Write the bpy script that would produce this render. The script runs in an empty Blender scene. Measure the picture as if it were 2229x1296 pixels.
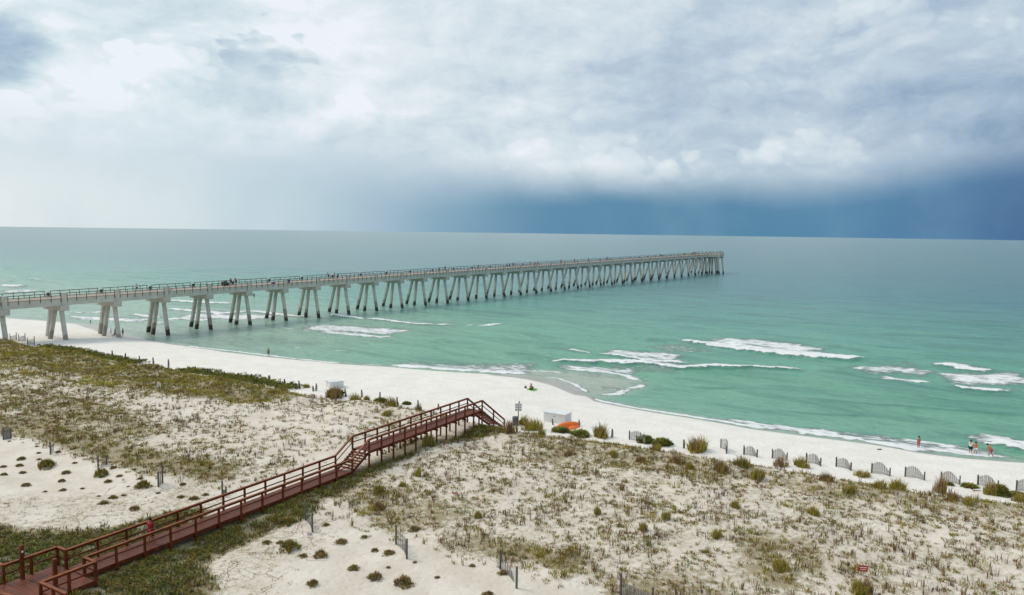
import bpy, math, random
import numpy as np
from mathutils import Matrix, Vector

sc = bpy.context.scene
col = sc.collection
random.seed(4)
rng = np.random.default_rng(11)

# ------------------------------------------------------------------ camera
CAM_H, FPX, CX, CY = 25.0, 1650.0, 1114.5, 648.0
PITCH, ROLL = math.atan(144.5 / FPX), math.radians(0.77)
F3 = np.array([0, math.cos(PITCH), -math.sin(PITCH)])
_r0 = np.array([1.0, 0, 0]); _u0 = np.cross(_r0, F3)
R3 = math.cos(ROLL) * _r0 + math.sin(ROLL) * _u0
U3 = -math.sin(ROLL) * _r0 + math.cos(ROLL) * _u0
cam_data = bpy.data.cameras.new('camera')
cam = bpy.data.objects.new('camera', cam_data); col.objects.link(cam)
cam.matrix_world = Matrix(((R3[0], U3[0], -F3[0], 0), (R3[1], U3[1], -F3[1], 0), (R3[2], U3[2], -F3[2], CAM_H), (0, 0, 0, 1)))
cam_data.sensor_width = 36.0
cam_data.lens = FPX / 2229 * 36
cam_data.clip_start = 0.5; cam_data.clip_end = 90000
sc.camera = cam
sc.view_settings.view_transform = 'Standard'
sc.view_settings.look = 'None'
sc.view_settings.exposure = 0.0
sc.view_settings.gamma = 1.0
sc.view_settings.use_curve_mapping = False
sc.cycles.max_bounces = 4
sc.cycles.diffuse_bounces = 2
sc.cycles.glossy_bounces = 2
sc.cycles.transmission_bounces = 2

# ------------------------------------------------------------------ node helper
class NT:
    def __init__(s, tree): s.t = tree; s.n = tree.nodes; s.l = tree.links
    def new(s, typ, ins=None, **kw):
        n = s.n.new(typ)
        for k, v in kw.items(): setattr(n, k, v)
        if ins:
            for k, v in ins.items(): s.put(n.inputs[k], v)
        return n
    def put(s, sock, v):
        if isinstance(v, bpy.types.NodeSocket): s.l.new(v, sock)
        else: sock.default_value = v
    def m(s, op, a, b=None, c=None, clamp=False):
        n = s.n.new('ShaderNodeMath'); n.operation = op; n.use_clamp = clamp
        s.put(n.inputs[0], a)
        if b is not None: s.put(n.inputs[1], b)
        if c is not None: s.put(n.inputs[2], c)
        return n.outputs[0]
    def sm(s, x, lo, hi, a=0.0, b=1.0):
        n = s.n.new('ShaderNodeMapRange'); n.interpolation_type = 'SMOOTHSTEP'
        s.put(n.inputs['Value'], x)
        for k, v in zip(('From Min', 'From Max', 'To Min', 'To Max'), (lo, hi, a, b)): s.put(n.inputs[k], v)
        return n.outputs[0]
    def mix(s, f, a, b, mode='MIX'):
        n = s.n.new('ShaderNodeMix'); n.data_type = 'RGBA'; n.blend_type = mode
        s.put(n.inputs[0], f)
        for i, v in ((6, a), (7, b)):
            if not isinstance(v, bpy.types.NodeSocket) and len(v) == 3: v = (*v, 1)
            s.put(n.inputs[i], v)
        return n.outputs[2]
    def noise(s, vec, scale, detail=4, rough=.55, dist=0.0, dim='3D'):
        n = s.new('ShaderNodeTexNoise', noise_dimensions=dim)
        if vec is not None: s.put(n.inputs['Vector'], vec)
        n.inputs['Scale'].default_value = scale; n.inputs['Detail'].default_value = detail
        n.inputs['Roughness'].default_value = rough; n.inputs['Distortion'].default_value = dist
        return n.outputs['Fac']
    def comb(s, x, y, z):
        n = s.n.new('ShaderNodeCombineXYZ')
        for i, v in enumerate((x, y, z)): s.put(n.inputs[i], v)
        return n.outputs[0]
    def scalev(s, vec, sc3, loc=(0, 0, 0), rot=(0, 0, 0)):
        n = s.new('ShaderNodeMapping'); s.put(n.inputs['Vector'], vec)
        n.inputs['Scale'].default_value = sc3; n.inputs['Location'].default_value = loc; n.inputs['Rotation'].default_value = rot
        return n.outputs[0]
    def ramp(s, fac, stops, interp='LINEAR'):
        n = s.n.new('ShaderNodeValToRGB'); s.put(n.inputs[0], fac); cr = n.color_ramp; cr.interpolation = interp
        while len(cr.elements) < len(stops): cr.elements.new(0.5)
        for e, (p, c) in zip(cr.elements, stops):
            e.position = p; e.color = (*c, 1) if len(c) == 3 else c
        return n.outputs[0]

def srgb(r, g, b):
    f = lambda c: c / 255 / 12.92 if c <= 10 else ((c / 255 + .055) / 1.055) ** 2.4
    return (f(r), f(g), f(b))

# ------------------------------------------------------------------ world: storm clouds over a Nishita sky
SUN_EL, SUN_AZ = math.radians(48), math.radians(-68)      # azimuth from +Y towards +X
world = bpy.data.worlds.new('World'); sc.world = world; world.use_nodes = True
W = NT(world.node_tree); W.n.clear()
sky = W.new('ShaderNodeTexSky', sky_type='NISHITA', sun_disc=False)
sky.sun_elevation = SUN_EL; sky.sun_rotation = SUN_AZ
geo = W.new('ShaderNodeTexCoord')
sep = W.new('ShaderNodeSeparateXYZ'); W.l.new(geo.outputs['Generated'], sep.inputs[0])
dx, dy, dz = sep.outputs
az = W.m('ARCTAN2', dx, dy)                    # 0 straight ahead, + to the right, radians
el = W.m('ARCSINE', dz)
elc = W.m('MAXIMUM', el, 0.0)
# cloud-space coordinates, features get flatter towards the horizon
cv = W.comb(az, W.m('MULTIPLY', elc, 1.55), 0.0)
wn = W.new('ShaderNodeTexNoise', {'Vector': cv, 'Scale': 5.0, 'Detail': 4.0})
wsub = W.new('ShaderNodeVectorMath', operation='SUBTRACT'); W.l.new(wn.outputs['Color'], wsub.inputs[0]); wsub.inputs[1].default_value = (.5, .5, .5)
wsc = W.new('ShaderNodeVectorMath', operation='SCALE'); W.l.new(wsub.outputs[0], wsc.inputs[0]); wsc.inputs['Scale'].default_value = 0.10
wadd = W.new('ShaderNodeVectorMath', operation='ADD'); W.l.new(cv, wadd.inputs[0]); W.l.new(wsc.outputs[0], wadd.inputs[1])
cw = wadd.outputs[0]
big = W.noise(W.scalev(cw, (1, 1.1, 1), (3.1, 1.7, 0)), 3.0, 3, .5)
mid = W.noise(W.scalev(cw, (1, 1.25, 1), (7.3, 2.2, 0)), 8.0, 7, .62)
midb = W.noise(W.scalev(cw, (1, 1.25, 1), (7.3 + .020, 2.2 - .030, 0)), 8.0, 7, .62)
relief = W.m('SUBTRACT', mid, midb)
fine = W.noise(W.scalev(cw, (1, 1.5, 1), (1.3, 5.2, 0)), 24.0, 5, .6)
def billow(scale, sm_=.25):
    v = W.new('ShaderNodeTexVoronoi', {'Vector': cw, 'Scale': scale, 'Detail': 1.0, 'Roughness': .6}, feature='F1', voronoi_dimensions='2D')
    return v.outputs['Distance']
bil = billow(24.0)
bilf = W.m('ADD', W.m('MULTIPLY', W.m('SUBTRACT', bil, .38), .8), W.m('MULTIPLY', W.m('SUBTRACT', mid, .5), 1.3))
lum = W.ramp(W.m('ADD', W.m('MULTIPLY', az, .6), .5), [(.10, (.95,) * 3), (.30, (.88,) * 3), (.5, (.74,) * 3), (.68, (.50,) * 3), (.88, (.42,) * 3)], 'EASE')
lum = W.m('ADD', lum, W.m('MULTIPLY', W.m('SUBTRACT', big, .5), 0.34))
lum = W.m('ADD', lum, W.m('MULTIPLY', relief, 0.8))
lum = W.m('ADD', lum, W.m('MULTIPLY', W.m('SUBTRACT', fine, .5), 0.16))
lum = W.m('ADD', lum, W.sm(el, .16, .30, 0, .05))
def blob(a0, e0, ra, re, amp, warp=0.0, crisp=False):
    a = W.m('DIVIDE', W.m('SUBTRACT', az, a0), ra); e = W.m('DIVIDE', W.m('SUBTRACT', el, e0), re)
    d = W.m('ADD', W.m('MULTIPLY', a, a), W.m('MULTIPLY', e, e))
    if crisp:      # cauliflower top edge, dissolving downwards
        d = W.m('ADD', d, W.m('MULTIPLY', bilf, warp))
        m_ = W.m('ADD', W.sm(d, 1.0, .80, 0.0, amp * .35), W.sm(d, 1.3, .0, 0.0, amp * .65))
        return W.m('MULTIPLY', m_, W.sm(e, -1.1, .5, .0, 1.0))
    d = W.m('ADD', d, W.m('MULTIPLY', W.m('SUBTRACT', mid, .5), warp))
    return W.sm(d, 1.2, 0.0, 0.0, amp)
for bl in [(-.61, .185, .085, .05, -.60, 1.5), (-.33, .17, .10, .06, -.16, 2.), (.14, .17, .20, .05, -.10, 1.5), (.55, .15, .14, .05, -.16, 1.5), (-.25, .22, .13, .08, .16, 1.5), (-.45, .24, .2, .04, -.16, 2.), (-.10, .12, .16, .03, -.10, 2.)]:
    lum = W.m('ADD', lum, blob(*bl))
for bl in [(-.43, .185, .07, .040, .30, 1.6), (-.52, .145, .10, .03, .20, 1.6), (-.60, .125, .06, .02, .25, 1.6), (.375, .100, .085, .050, .20, 1.5), (.315, .088, .045, .026, .18, 1.5), (.13, .080, .15, .038, .17, 1.9), (.22, .075, .07, .03, .16, 1.7),
           (.46, .235, .10, .06, .24, 1.7), (-.02, .105, .09, .028, .14, 1.7), (.03, .15, .12, .03, .10, 1.7), (-.22, .145, .05, .03, .14, 1.5), (.58, .20, .09, .035, .16, 1.6), (.30, .165, .10, .028, .10, 1.6)]:
    lum = W.m('ADD', lum, blob(*bl, True))
lum = W.m('ADD', lum, blob(-.315, .205, .060, .046, -.38, 1.5, True))
deck = W.ramp(lum, [(0.0, srgb(120, 152, 182)), (.25, srgb(158, 180, 202)), (.5, srgb(186, 203, 218)), (.72, srgb(211, 224, 232)), (.9, srgb(228, 236, 242)), (1.0, srgb(240, 243, 250))])
deck = W.mix(W.sm(az, -.1, -.5, 0, .30), deck, W.mix(1.0, deck, srgb(240, 252, 250), 'MULTIPLY'))
# rain curtain under the cloud base, pale on the left and navy on the right
base_el = W.sm(az, -0.35, 0.05, 0.095, 0.058)
base_el = W.m('ADD', base_el, W.m('MULTIPLY', W.m('SUBTRACT', mid, .5), 0.035))
base_el = W.m('ADD', base_el, W.m('MULTIPLY', W.m('SUBTRACT', big, .5), 0.04))
base_el = W.m('ADD', base_el, W.sm(az, .33, .6, 0, .040))
edge = W.sm(az, -.25, .12, .060, .032)
storm = W.sm(W.m('SUBTRACT', base_el, el), W.m('MULTIPLY', edge, -1.0), edge)
scol = W.ramp(W.m('ADD', W.m('MULTIPLY', az, .6), .5), [(.14, srgb(228, 237, 239)), (.255, srgb(212, 226, 232)), (.352, srgb(176, 202, 216)), (.44, srgb(126, 168, 194)), (.53, srgb(88, 144, 178)), (.638, srgb(74, 134, 170)), (.74, srgb(80, 138, 176)), (.82, srgb(66, 118, 164)), (.87, srgb(48, 92, 148)), (1.0, srgb(70, 120, 165))])
scol = W.mix(W.sm(el, .03, .10, 0, .30), scol, srgb(130, 165, 195))
shade = W.noise(W.scalev(cv, (1, .5, 1)), 7.0, 4, .5)
scol = W.mix(W.sm(shade, .42, .75, 0, .28), scol, srgb(150, 188, 210))
scol = W.mix(W.sm(shade, .5, .28, 0, .10), scol, srgb(60, 115, 160))
scol = W.mix(.22, scol, W.mix(W.sm(az, -.35, .05), srgb(215, 225, 230), srgb(98, 124, 146)))
clouds = W.mix(storm, deck, scol)
# behind the camera the same overcast carries on, evenly
clouds = W.mix(W.sm(el, .0, -.02), clouds, srgb(150, 165, 170))
bg1 = W.new('ShaderNodeBackground', {'Color': sky.outputs[0], 'Strength': 0.10})
bg2 = W.new('ShaderNodeBackground', {'Color': clouds, 'Strength': 1.02})
mx = W.new('ShaderNodeMixShader', {0: 0.95}); W.l.new(bg1.outputs[0], mx.inputs[1]); W.l.new(bg2.outputs[0], mx.inputs[2])
wo = W.new('ShaderNodeOutputWorld'); W.l.new(mx.outputs[0], wo.inputs[0])

sun_d = bpy.data.lights.new('sun', 'SUN'); sun_d.energy = 1.7; sun_d.angle = math.radians(14); sun_d.color = (1.0, .92, .80)
sun = bpy.data.objects.new('sun', sun_d); col.objects.link(sun)
sdir = Vector((math.sin(SUN_AZ) * math.cos(SUN_EL), math.cos(SUN_AZ) * math.cos(SUN_EL), math.sin(SUN_EL)))
sun.rotation_euler = sdir.to_track_quat('Z', 'Y').to_euler(); sun.location = (0, 0, 60)

# ------------------------------------------------------------------ survey frame: u along the shore, v out to sea
N2 = np.array([.55785, .82993]); T2 = np.array([.82993, -.55785])
PHI = math.atan2(T2[1], T2[0])
def to_xy(u, v): return u * T2[0] + v * N2[0], u * T2[1] + v * N2[1]
def to_uv(x, y): return x * T2[0] + y * T2[1], x * N2[0] + y * N2[1]
def ray(px, py): return F3 + (px - CX) / FPX * R3 - (py - CY) / FPX * U3
def at(px, py, z=0.0):
    d = ray(px, py); t = (z - CAM_H) / d[2]; return np.array([0, 0, CAM_H]) + t * d
def project(x, y, z):
    q = np.stack([x, y, np.asarray(z) - CAM_H], -1); w = q @ F3
    w = np.where(w > .5, w, np.nan)
    return CX + FPX * (q @ R3) / w, CY - FPX * (q @ U3) / w

_lat = np.random.default_rng(5).random((8, 256, 256))
def vnoise(x, y, k=0):
    xi = np.floor(x).astype(int); yi = np.floor(y).astype(int); fx = x - xi; fy = y - yi
    fx = fx * fx * (3 - 2 * fx); fy = fy * fy * (3 - 2 * fy); L = _lat[k % 8]
    g = lambda a, b: L[a & 255, b & 255]
    return (g(xi, yi) * (1 - fx) + g(xi + 1, yi) * fx) * (1 - fy) + (g(xi, yi + 1) * (1 - fx) + g(xi + 1, yi + 1) * fx) * fy
def fbm(x, y, k=0, o=4):
    s = 0; a = .5
    for i in range(o): s = s + a * vnoise(x * 2 ** i, y * 2 ** i, k + i); a *= .5
    return s / (1 - .5 ** o)
def sstep(a, b, x):
    t = np.clip((x - a) / (b - a), 0, 1); return t * t * (3 - 2 * t)

SHORE_PX = [(0, 690), (140, 700), (210, 706), (300, 733), (330, 741), (400, 752), (500, 766), (600, 778), (760, 793), (850, 798), (950, 807), (1080, 815), (1160, 819), (1215, 827), (1250, 840), (1284, 860), (1302, 872), (1400, 892), (1500, 908), (1650, 933), (1800, 952), (1900, 965), (2000, 982), (2100, 996), (2229, 1004)]
TOE_PX = [(0, 740), (60, 748), (150, 762), (240, 780), (300, 793), (370, 804), (430, 814), (520, 828), (600, 842), (690, 855), (760, 870), (860, 880), (950, 893), (1100, 925), (1200, 938), (1300, 952), (1350, 957), (1480, 980), (1600, 1000), (1730, 1018), (1850, 1030), (1950, 1045), (2050, 1060), (2229, 1085)]
INNER_PX = [(0, 950), (130, 985), (250, 1020), (330, 1040), (430, 1065), (500, 1080), (665, 1132), (862, 1184), (1087, 1242), (1350, 1310)]
def curve(pts, z):
    a = np.array([to_uv(*at(x, y, z)[:2]) for x, y in pts]); a = a[np.argsort(a[:, 0])]; return a[:, 0], a[:, 1]
SH_U, SH_V = curve(SHORE_PX, .1); TO_U, TO_V = curve(TOE_PX, 2.4); IN_U, IN_V = curve(INNER_PX, 3.0)
shore_v = lambda u: np.interp(u, SH_U, SH_V) + .5 * (vnoise(u * .25, u * 0 + 3.3, 2) - .5)
toe_v = lambda u: np.interp(u, TO_U, TO_V) + 1.6 * (fbm(u * .12, u * 0 + 9, 1, 3) - .5)
inner_v = lambda u: np.interp(u, IN_U, IN_V)
def ground_uv(u, v):
    u = np.asarray(u, float); v = np.asarray(v, float)
    w = shore_v(u) - v; d = toe_v(u) - v
    z = np.where(w > 0, 1.95 * (1 - np.exp(-np.maximum(w, 0) / 11.0)), np.maximum(w * .07, -4.0))
    z = z + .10 * (fbm(u * .15, v * .3, 3, 3) - .5) * sstep(3, 10, w)
    rise = sstep(-.5, 5.0, d)
    z = z + rise * 1.15
    hum = fbm(u * .11 + 5, v * .16, 4, 4) - .5
    z = z + sstep(0, 4, d) * hum * (1.5 * sstep(26, 5, d) + .55)
    z = z + .5 * np.exp(-((d - 4.5) / 2.6) ** 2) * (vnoise(u * .22, v * .05, 6))
    ii = inner_v(u) - v
    z = z - .35 * np.exp(-((ii - 4) / 6) ** 2) * 1.0
    z = z + .14 * (fbm(u * .9, v * .9, 2, 3) - .5) * sstep(0, 3, d)
    return z
def ground(x, y): u, v = to_uv(x, y); return ground_uv(u, v)
def on_ground(px, py):
    z = 2.5
    for _ in range(14):
        p = at(px, py, z); z = .5 * z + .5 * float(ground(p[0], p[1]))
    p = at(px, py, z); return np.array([p[0], p[1], float(ground(p[0], p[1]))])
def pxm(px, py, z=2.5):          # source pixels per metre there
    p = at(px, py, z); return FPX / float((p - [0, 0, CAM_H]) @ F3)

# ------------------------------------------------------------------ object helpers
def tag(o, label=None, cat=None, group=None, kind=None):
    if label: o['label'] = label
    if cat: o['category'] = cat
    if group: o['group'] = group
    if kind: o['kind'] = kind
    return o
def empty(name, loc=(0, 0, 0), rz=0.0, parent=None):
    o = bpy.data.objects.new(name, None); col.objects.link(o); o.location = loc; o.rotation_euler = (0, 0, rz)
    o.empty_display_size = .3; o.parent = parent; return o
def link(name, me, parent=None, loc=(0, 0, 0), rot=(0, 0, 0), scale=(1, 1, 1)):
    o = bpy.data.objects.new(name, me); col.objects.link(o); o.parent = parent
    o.location = loc; o.rotation_euler = rot; o.scale = scale; return o
def np_mesh(name, V, quads=None, tris=None, mat=None, attrs=None, smooth=False):
    V = np.asarray(V, np.float32); parts = []; tot = []
    nq = 0 if quads is None else len(quads); nt = 0 if tris is None else len(tris)
    loops = np.concatenate([a.ravel() for a in (quads, tris) if a is not None and len(a)]).astype(np.int32)
    tot = np.concatenate([np.full(nq, 4, np.int32), np.full(nt, 3, np.int32)])
    start = np.concatenate([[0], np.cumsum(tot)[:-1]]).astype(np.int32)
    me = bpy.data.meshes.new(name); me.vertices.add(len(V)); me.vertices.foreach_set('co', V.ravel())
    me.loops.add(len(loops)); me.loops.foreach_set('vertex_index', loops)
    me.polygons.add(len(tot)); me.polygons.foreach_set('loop_start', start)
    me.polygons.foreach_set('use_smooth', np.full(len(tot), smooth, bool))
    me.update(calc_edges=True)
    for k, a in (attrs or {}).items():
        a = np.asarray(a, np.float32)
        if a.ndim == 1:
            at_ = me.attributes.new(k, 'FLOAT', 'POINT'); at_.data.foreach_set('value', a)
        else:
            if a.shape[1] == 3: a = np.concatenate([a, np.ones((len(a), 1), np.float32)], 1)
            at_ = me.attributes.new(k, 'FLOAT_COLOR', 'POINT'); at_.data.foreach_set('color', a.ravel())
    if mat: me.materials.append(mat)
    return me
class MB:
    def __init__(s): s.v = []; s.f = []
    def box(s, c, size, ax=None):
        c = np.array(c, float); h = np.array(size, float) / 2
        A = np.eye(3) if ax is None else np.array(ax, float)
        b = len(s.v)
        for k in (-1, 1):
            for j in (-1, 1):
                for i in (-1, 1): s.v.append(tuple(c + i * h[0] * A[0] + j * h[1] * A[1] + k * h[2] * A[2]))
        s.f += [tuple(b + q for q in f) for f in ((0, 2, 3, 1), (4, 5, 7, 6), (0, 1, 5, 4), (2, 6, 7, 3), (0, 4, 6, 2), (1, 3, 7, 5))]
        return s
    def bar(s, p, q, w, h=None, up=(0, 0, 1), w2=None):
        p = np.array(p, float); q = np.array(q, float); d = q - p; d /= np.linalg.norm(d)
        up = np.array(up, float)
        if abs(d @ up) > .98: up = np.array([0, 1.0, 0])
        a = np.cross(d, up); a /= np.linalg.norm(a); c = np.cross(a, d)
        h = h or w; b = len(s.v)
        for e, k in ((p, 1.0), (q, (w2 or w) / w)):
            for (i, j) in ((-1, -1), (1, -1), (1, 1), (-1, 1)): s.v.append(tuple(e + a * i * w / 2 * k + c * j * h / 2 * k))
        s.f += [(b, b + 1, b + 2, b + 3)[::-1], (b + 4, b + 5, b + 6, b + 7)] + [(b + i, b + (i + 1) % 4, b + 4 + (i + 1) % 4, b + 4 + i) for i in range(4)]
        return s
    def tube(s, p, q, r, r2=None, n=8):
        p = np.array(p, float); q = np.array(q, float); d = q - p; d /= np.linalg.norm(d)
        up = np.array([0, 0, 1.0]) if abs(d[2]) < .95 else np.array([0, 1.0, 0]); a = np.cross(d, up); a /= np.linalg.norm(a); c = np.cross(a, d)
        b = len(s.v); r2 = r if r2 is None else r2
        for e, rr in ((p, r), (q, r2)):
            for i in range(n): t = 2 * math.pi * i / n; s.v.append(tuple(e + rr * (a * math.cos(t) + c * math.sin(t))))
        s.f += [tuple(range(b, b + n)), tuple(range(b + 2 * n - 1, b + n - 1, -1))] + [(b + i, b + n + i, b + n + (i + 1) % n, b + (i + 1) % n) for i in range(n)]
        return s
    def mesh(s, name, mat, bevel=0.0):
        me = bpy.data.meshes.new(name); me.from_pydata(s.v, [], s.f); me.update(); me.materials.append(mat)
        import bmesh
        bm = bmesh.new(); bm.from_mesh(me); bmesh.ops.recalc_face_normals(bm, faces=bm.faces)
        if bevel: bmesh.ops.bevel(bm, geom=list(bm.edges), offset=bevel, segments=1, affect='EDGES')
        bm.to_mesh(me); bm.free(); return me
    def build(s, name, mat, parent=None, loc=(0, 0, 0), bevel=0.0): return link(name, s.mesh(name, mat, bevel), parent, loc)

# ------------------------------------------------------------------ materials
def mat(name):
    m = bpy.data.materials.new(name); m.use_nodes = True; t = NT(m.node_tree); t.n.clear()
    b = t.new('ShaderNodeBsdfPrincipled'); o = t.new('ShaderNodeOutputMaterial'); t.l.new(b.outputs[0], o.inputs[0])
    return m, t, b
def simple(name, c, rough=.7, var=.18, scale=3.0, bump=.2, c2=None, spec=.4, stretch=(1, 1, 1)):
    m, t, b = mat(name)
    tc = t.new('ShaderNodeTexCoord').outputs['Object']; v = t.scalev(tc, stretch)
    n = t.noise(v, scale, 6, .65); n2 = t.noise(v, scale * 7, 3, .6)
    c2 = c2 or tuple(x * (1 - var * 2) for x in c)
    base = t.mix(t.sm(n, .35, .68), c2, c)
    base = t.mix(t.sm(n2, .3, .75, 0, .25), base, tuple(x * .72 for x in c))
    t.put(b.inputs['Base Color'], base); t.put(b.inputs['Roughness'], t.sm(n, .2, .8, rough * .8, min(1, rough * 1.1)))
    b.inputs['Specular IOR Level'].default_value = spec
    if bump:
        bn = t.new('ShaderNodeBump', {'Strength': bump, 'Distance': .02, 'Height': n2}); t.l.new(bn.outputs[0], b.inputs['Normal'])
    return m

# sand: dry white quartz, wet band at the swash, litter under the plants
m_sand, t, b = mat('sand')
pos = t.new('ShaderNodeNewGeometry').outputs['Position']
wet = t.new('ShaderNodeAttribute', attribute_name='wet').outputs['Fac']
lit = t.new('ShaderNodeAttribute', attribute_name='litter').outputs['Fac']
dune = t.new('ShaderNodeAttribute', attribute_name='dune').outputs['Fac']
n1 = t.noise(pos, .35, 5, .6); n2 = t.noise(pos, 2.6, 5, .65); n3 = t.noise(pos, 11., 4, .7)
dry = t.mix(t.sm(n1, .3, .7), (.80, .76, .69), (.88, .85, .79))
tramp = t.new('ShaderNodeTexVoronoi', {'Vector': pos, 'Scale': 1.1}).outputs['Distance']
dry = t.mix(t.m('MULTIPLY', t.sm(tramp, .28, .05), t.sm(n1, .42, .62, 0, .5)), dry, (.60, .56, .49))  # footprint hollows darkened, their shade put into the sand colour
dry = t.mix(dune, dry, t.mix(t.sm(n1, .3, .7), (.64, .57, .47), (.76, .70, .60)))
dry = t.mix(t.sm(n2, .35, .8, 0, .35), dry, (.56, .49, .39))
speck = t.m('MULTIPLY', t.sm(n3, .60, .70), t.m('ADD', t.m('MULTIPLY', dune, .40), .05))
dry = t.mix(speck, dry, (.25, .20, .13))
litn = t.noise(t.scalev(pos, (1, 1, 1)), 2.4, 7, .74)
lm = t.sm(t.m('ADD', litn, t.m('MULTIPLY', lit, .34)), .62, .86, 0, .75)
grn = t.new('ShaderNodeAttribute', attribute_name='greenery').outputs['Fac']
lc = t.mix(t.sm(t.noise(pos, 1.1, 3), .35, .65), (.27, .195, .085), (.19, .155, .045))
lc = t.mix(grn, lc, t.mix(t.sm(n2, .3, .7), (.06, .07, .02), (.16, .135, .05)))
dry = t.mix(t.m('MULTIPLY', lm, t.sm(lit, 0.0, .2)), dry, lc)
wetc = t.mix(t.sm(n1, .3, .7), (.36, .33, .28), (.45, .42, .36))
wm = t.sm(t.m('ADD', wet, t.m('MULTIPLY', t.m('SUBTRACT', n1, .5), .35)), .38, .62)
t.put(b.inputs['Base Color'], t.mix(wm, dry, wetc))
t.put(b.inputs['Roughness'], t.sm(wm, 0, 1, .95, .28)); b.inputs['Specular IOR Level'].default_value = .35
foot = t.new('ShaderNodeTexVoronoi', {'Vector': pos, 'Scale': 1.6, 'Randomness': 1.0}).outputs['Distance']
hgt = t.m('ADD', t.m('MULTIPLY', t.sm(foot, 0.0, .45), .6), t.m('ADD', n2, t.m('MULTIPLY', n3, .4)))
bn = t.new('ShaderNodeBump', {'Strength': t.sm(wm, 0, 1, .75, .05), 'Distance': .10, 'Height': hgt}); t.l.new(bn.outputs[0], b.inputs['Normal'])

# sea water
m_sea, t, b = mat('sea_water')
pos = t.new('ShaderNodeNewGeometry').outputs['Position']
dt = t.new('ShaderNodeVectorMath', operation='DOT_PRODUCT'); t.l.new(pos, dt.inputs[0]); dt.inputs[1].default_value = (N2[0], N2[1], 0)
du = t.new('ShaderNodeVectorMath', operation='DOT_PRODUCT'); t.l.new(pos, du.inputs[0]); du.inputs[1].default_value = (T2[0], T2[1], 0)
off = t.m('SUBTRACT', dt.outputs['Value'], 98.0)
foam = t.new('ShaderNodeAttribute', attribute_name='foam').outputs['Fac']
shal = t.new('ShaderNodeAttribute', attribute_name='shallow').outputs['Fac']
darkw = t.new('ShaderNodeAttribute', attribute_name='trough').outputs['Fac']
uvw = t.comb(du.outputs['Value'], dt.outputs['Value'], 0.0)
band = t.noise(t.scalev(uvw, (.012, .045, 1)), 1.0, 5, .6, .6)
band2 = t.noise(t.scalev(uvw, (.05, .16, 1)), 1.0, 5, .65, .5)
d2 = t.m('ADD', off, t.m('MULTIPLY', t.m('SUBTRACT', band, .5), t.sm(off, 10, 150, 20, 120)))
wc = t.ramp(t.m('DIVIDE', d2, 700.0), [(0.0, (.19, .46, .31)), (.04, (.135, .42, .255)), (.10, (.115, .40, .265)), (.19, (.075, .31, .25)), (.32, (.055, .235, .235)), (.6, (.065, .21, .225)), (1.0, (.085, .215, .23))])
wc = t.mix(t.sm(band2, .44, .66, 0, .6), wc, t.mix(t.sm(off, 60, 200), (.03, .22, .145), (.035, .13, .15)))
wc = t.mix(darkw, wc, (.02, .19, .12))  # shade of wave faces and ruffled water, painted into the colour
wc = t.mix(.14, wc, (.30, .38, .35))
wc = t.mix(shal, wc, (.46, .50, .41))
ruff = t.noise(t.scalev(uvw, (.25, .9, 1)), 1.0, 5, .75, .8)
wc = t.mix(t.m('MULTIPLY', t.sm(ruff, .50, .62), t.sm(off, 160, 20, .12, .34)), wc, (.05, .20, .15))
rip = t.noise(t.scalev(uvw, (.55, 1.25, 1)), 1.0, 6, .7, .4)
lace = t.noise(t.scalev(uvw, (.42, 1.7, 1)), 1.0, 8, .80, 1.6)
lace = t.m('ADD', .5, t.m('MULTIPLY', t.m('SUBTRACT', lace, .5), 1.25))
thr = t.m('SUBTRACT', .95, t.m('MULTIPLY', foam, .86))
fm = t.sm(t.m('SUBTRACT', lace, thr), -.06, .12)
fm = t.m('MULTIPLY', fm, t.sm(foam, .02, .12))
t.put(b.inputs['Base Color'], t.mix(fm, wc, (.86, .88, .87)))
t.put(b.inputs['Roughness'], t.sm(fm, 0, 1, .22, .9))
b.inputs['IOR'].default_value = 1.33
t.put(b.inputs['Specular IOR Level'], t.sm(fm, 0, 1, .5, .1))
hh = t.m('ADD', t.m('MULTIPLY', rip, .5), t.m('ADD', t.m('MULTIPLY', band2, 1.6), t.m('MULTIPLY', fm, .35)))
bn = t.new('ShaderNodeBump', {'Strength': t.sm(off, 0, 400, .85, .9), 'Distance': 1.1, 'Height': hh}); t.l.new(bn.outputs[0], b.inputs['Normal'])

# plants: colour carried per blade
def plant_mat(name, rough=.75, tr=.0):
    m, t, b = mat(name)
    a = t.new('ShaderNodeAttribute', attribute_name='Col').outputs['Color']
    oi = t.new('ShaderNodeObjectInfo').outputs['Random']
    g = t.mix(t.sm(oi, 0, 1, 0, .25), a, (.16, .10, .05))
    t.put(b.inputs['Base Color'], g); b.inputs['Roughness'].default_value = rough; b.inputs['Specular IOR Level'].default_value = .2
    return m
m_plant = plant_mat('dune_plants')

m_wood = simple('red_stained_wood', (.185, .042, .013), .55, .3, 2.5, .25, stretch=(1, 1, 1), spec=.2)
m_rail = simple('sunlit_red_brown_rail', (.33, .092, .026), .55, .3, 2.5, .25, stretch=(1, 1, 1), spec=.25)  # lighter copy of the wood, sunlight on the rail tops put into its colour
m_deckw = simple('red_deck_boards', (.21, .052, .02), .55, .35, .7, .3, (.10, .028, .014), spec=.3)
m_conc = simple('pale_concrete', (.62, .61, .54), .85, .12, .6, .15, (.50, .49, .42))
m_slab = simple('tan_deck_concrete', (.43, .37, .31), .85, .15, .8, .1)
m_rust = simple('brown_rail_wood', (.24, .14, .10), .7, .3, 2.0, .1)
m_railtop = simple('dark_rail_cap', (.095, .10, .09), .6, .2, 2.0, .1)
m_black = simple('black_box_paint', (.015, .015, .017), .5, .2, 3, .05)
m_grey = simple('weathered_fence_wood', (.17, .16, .145), .9, .3, 6, .2, stretch=(3, 3, 1))
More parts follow.
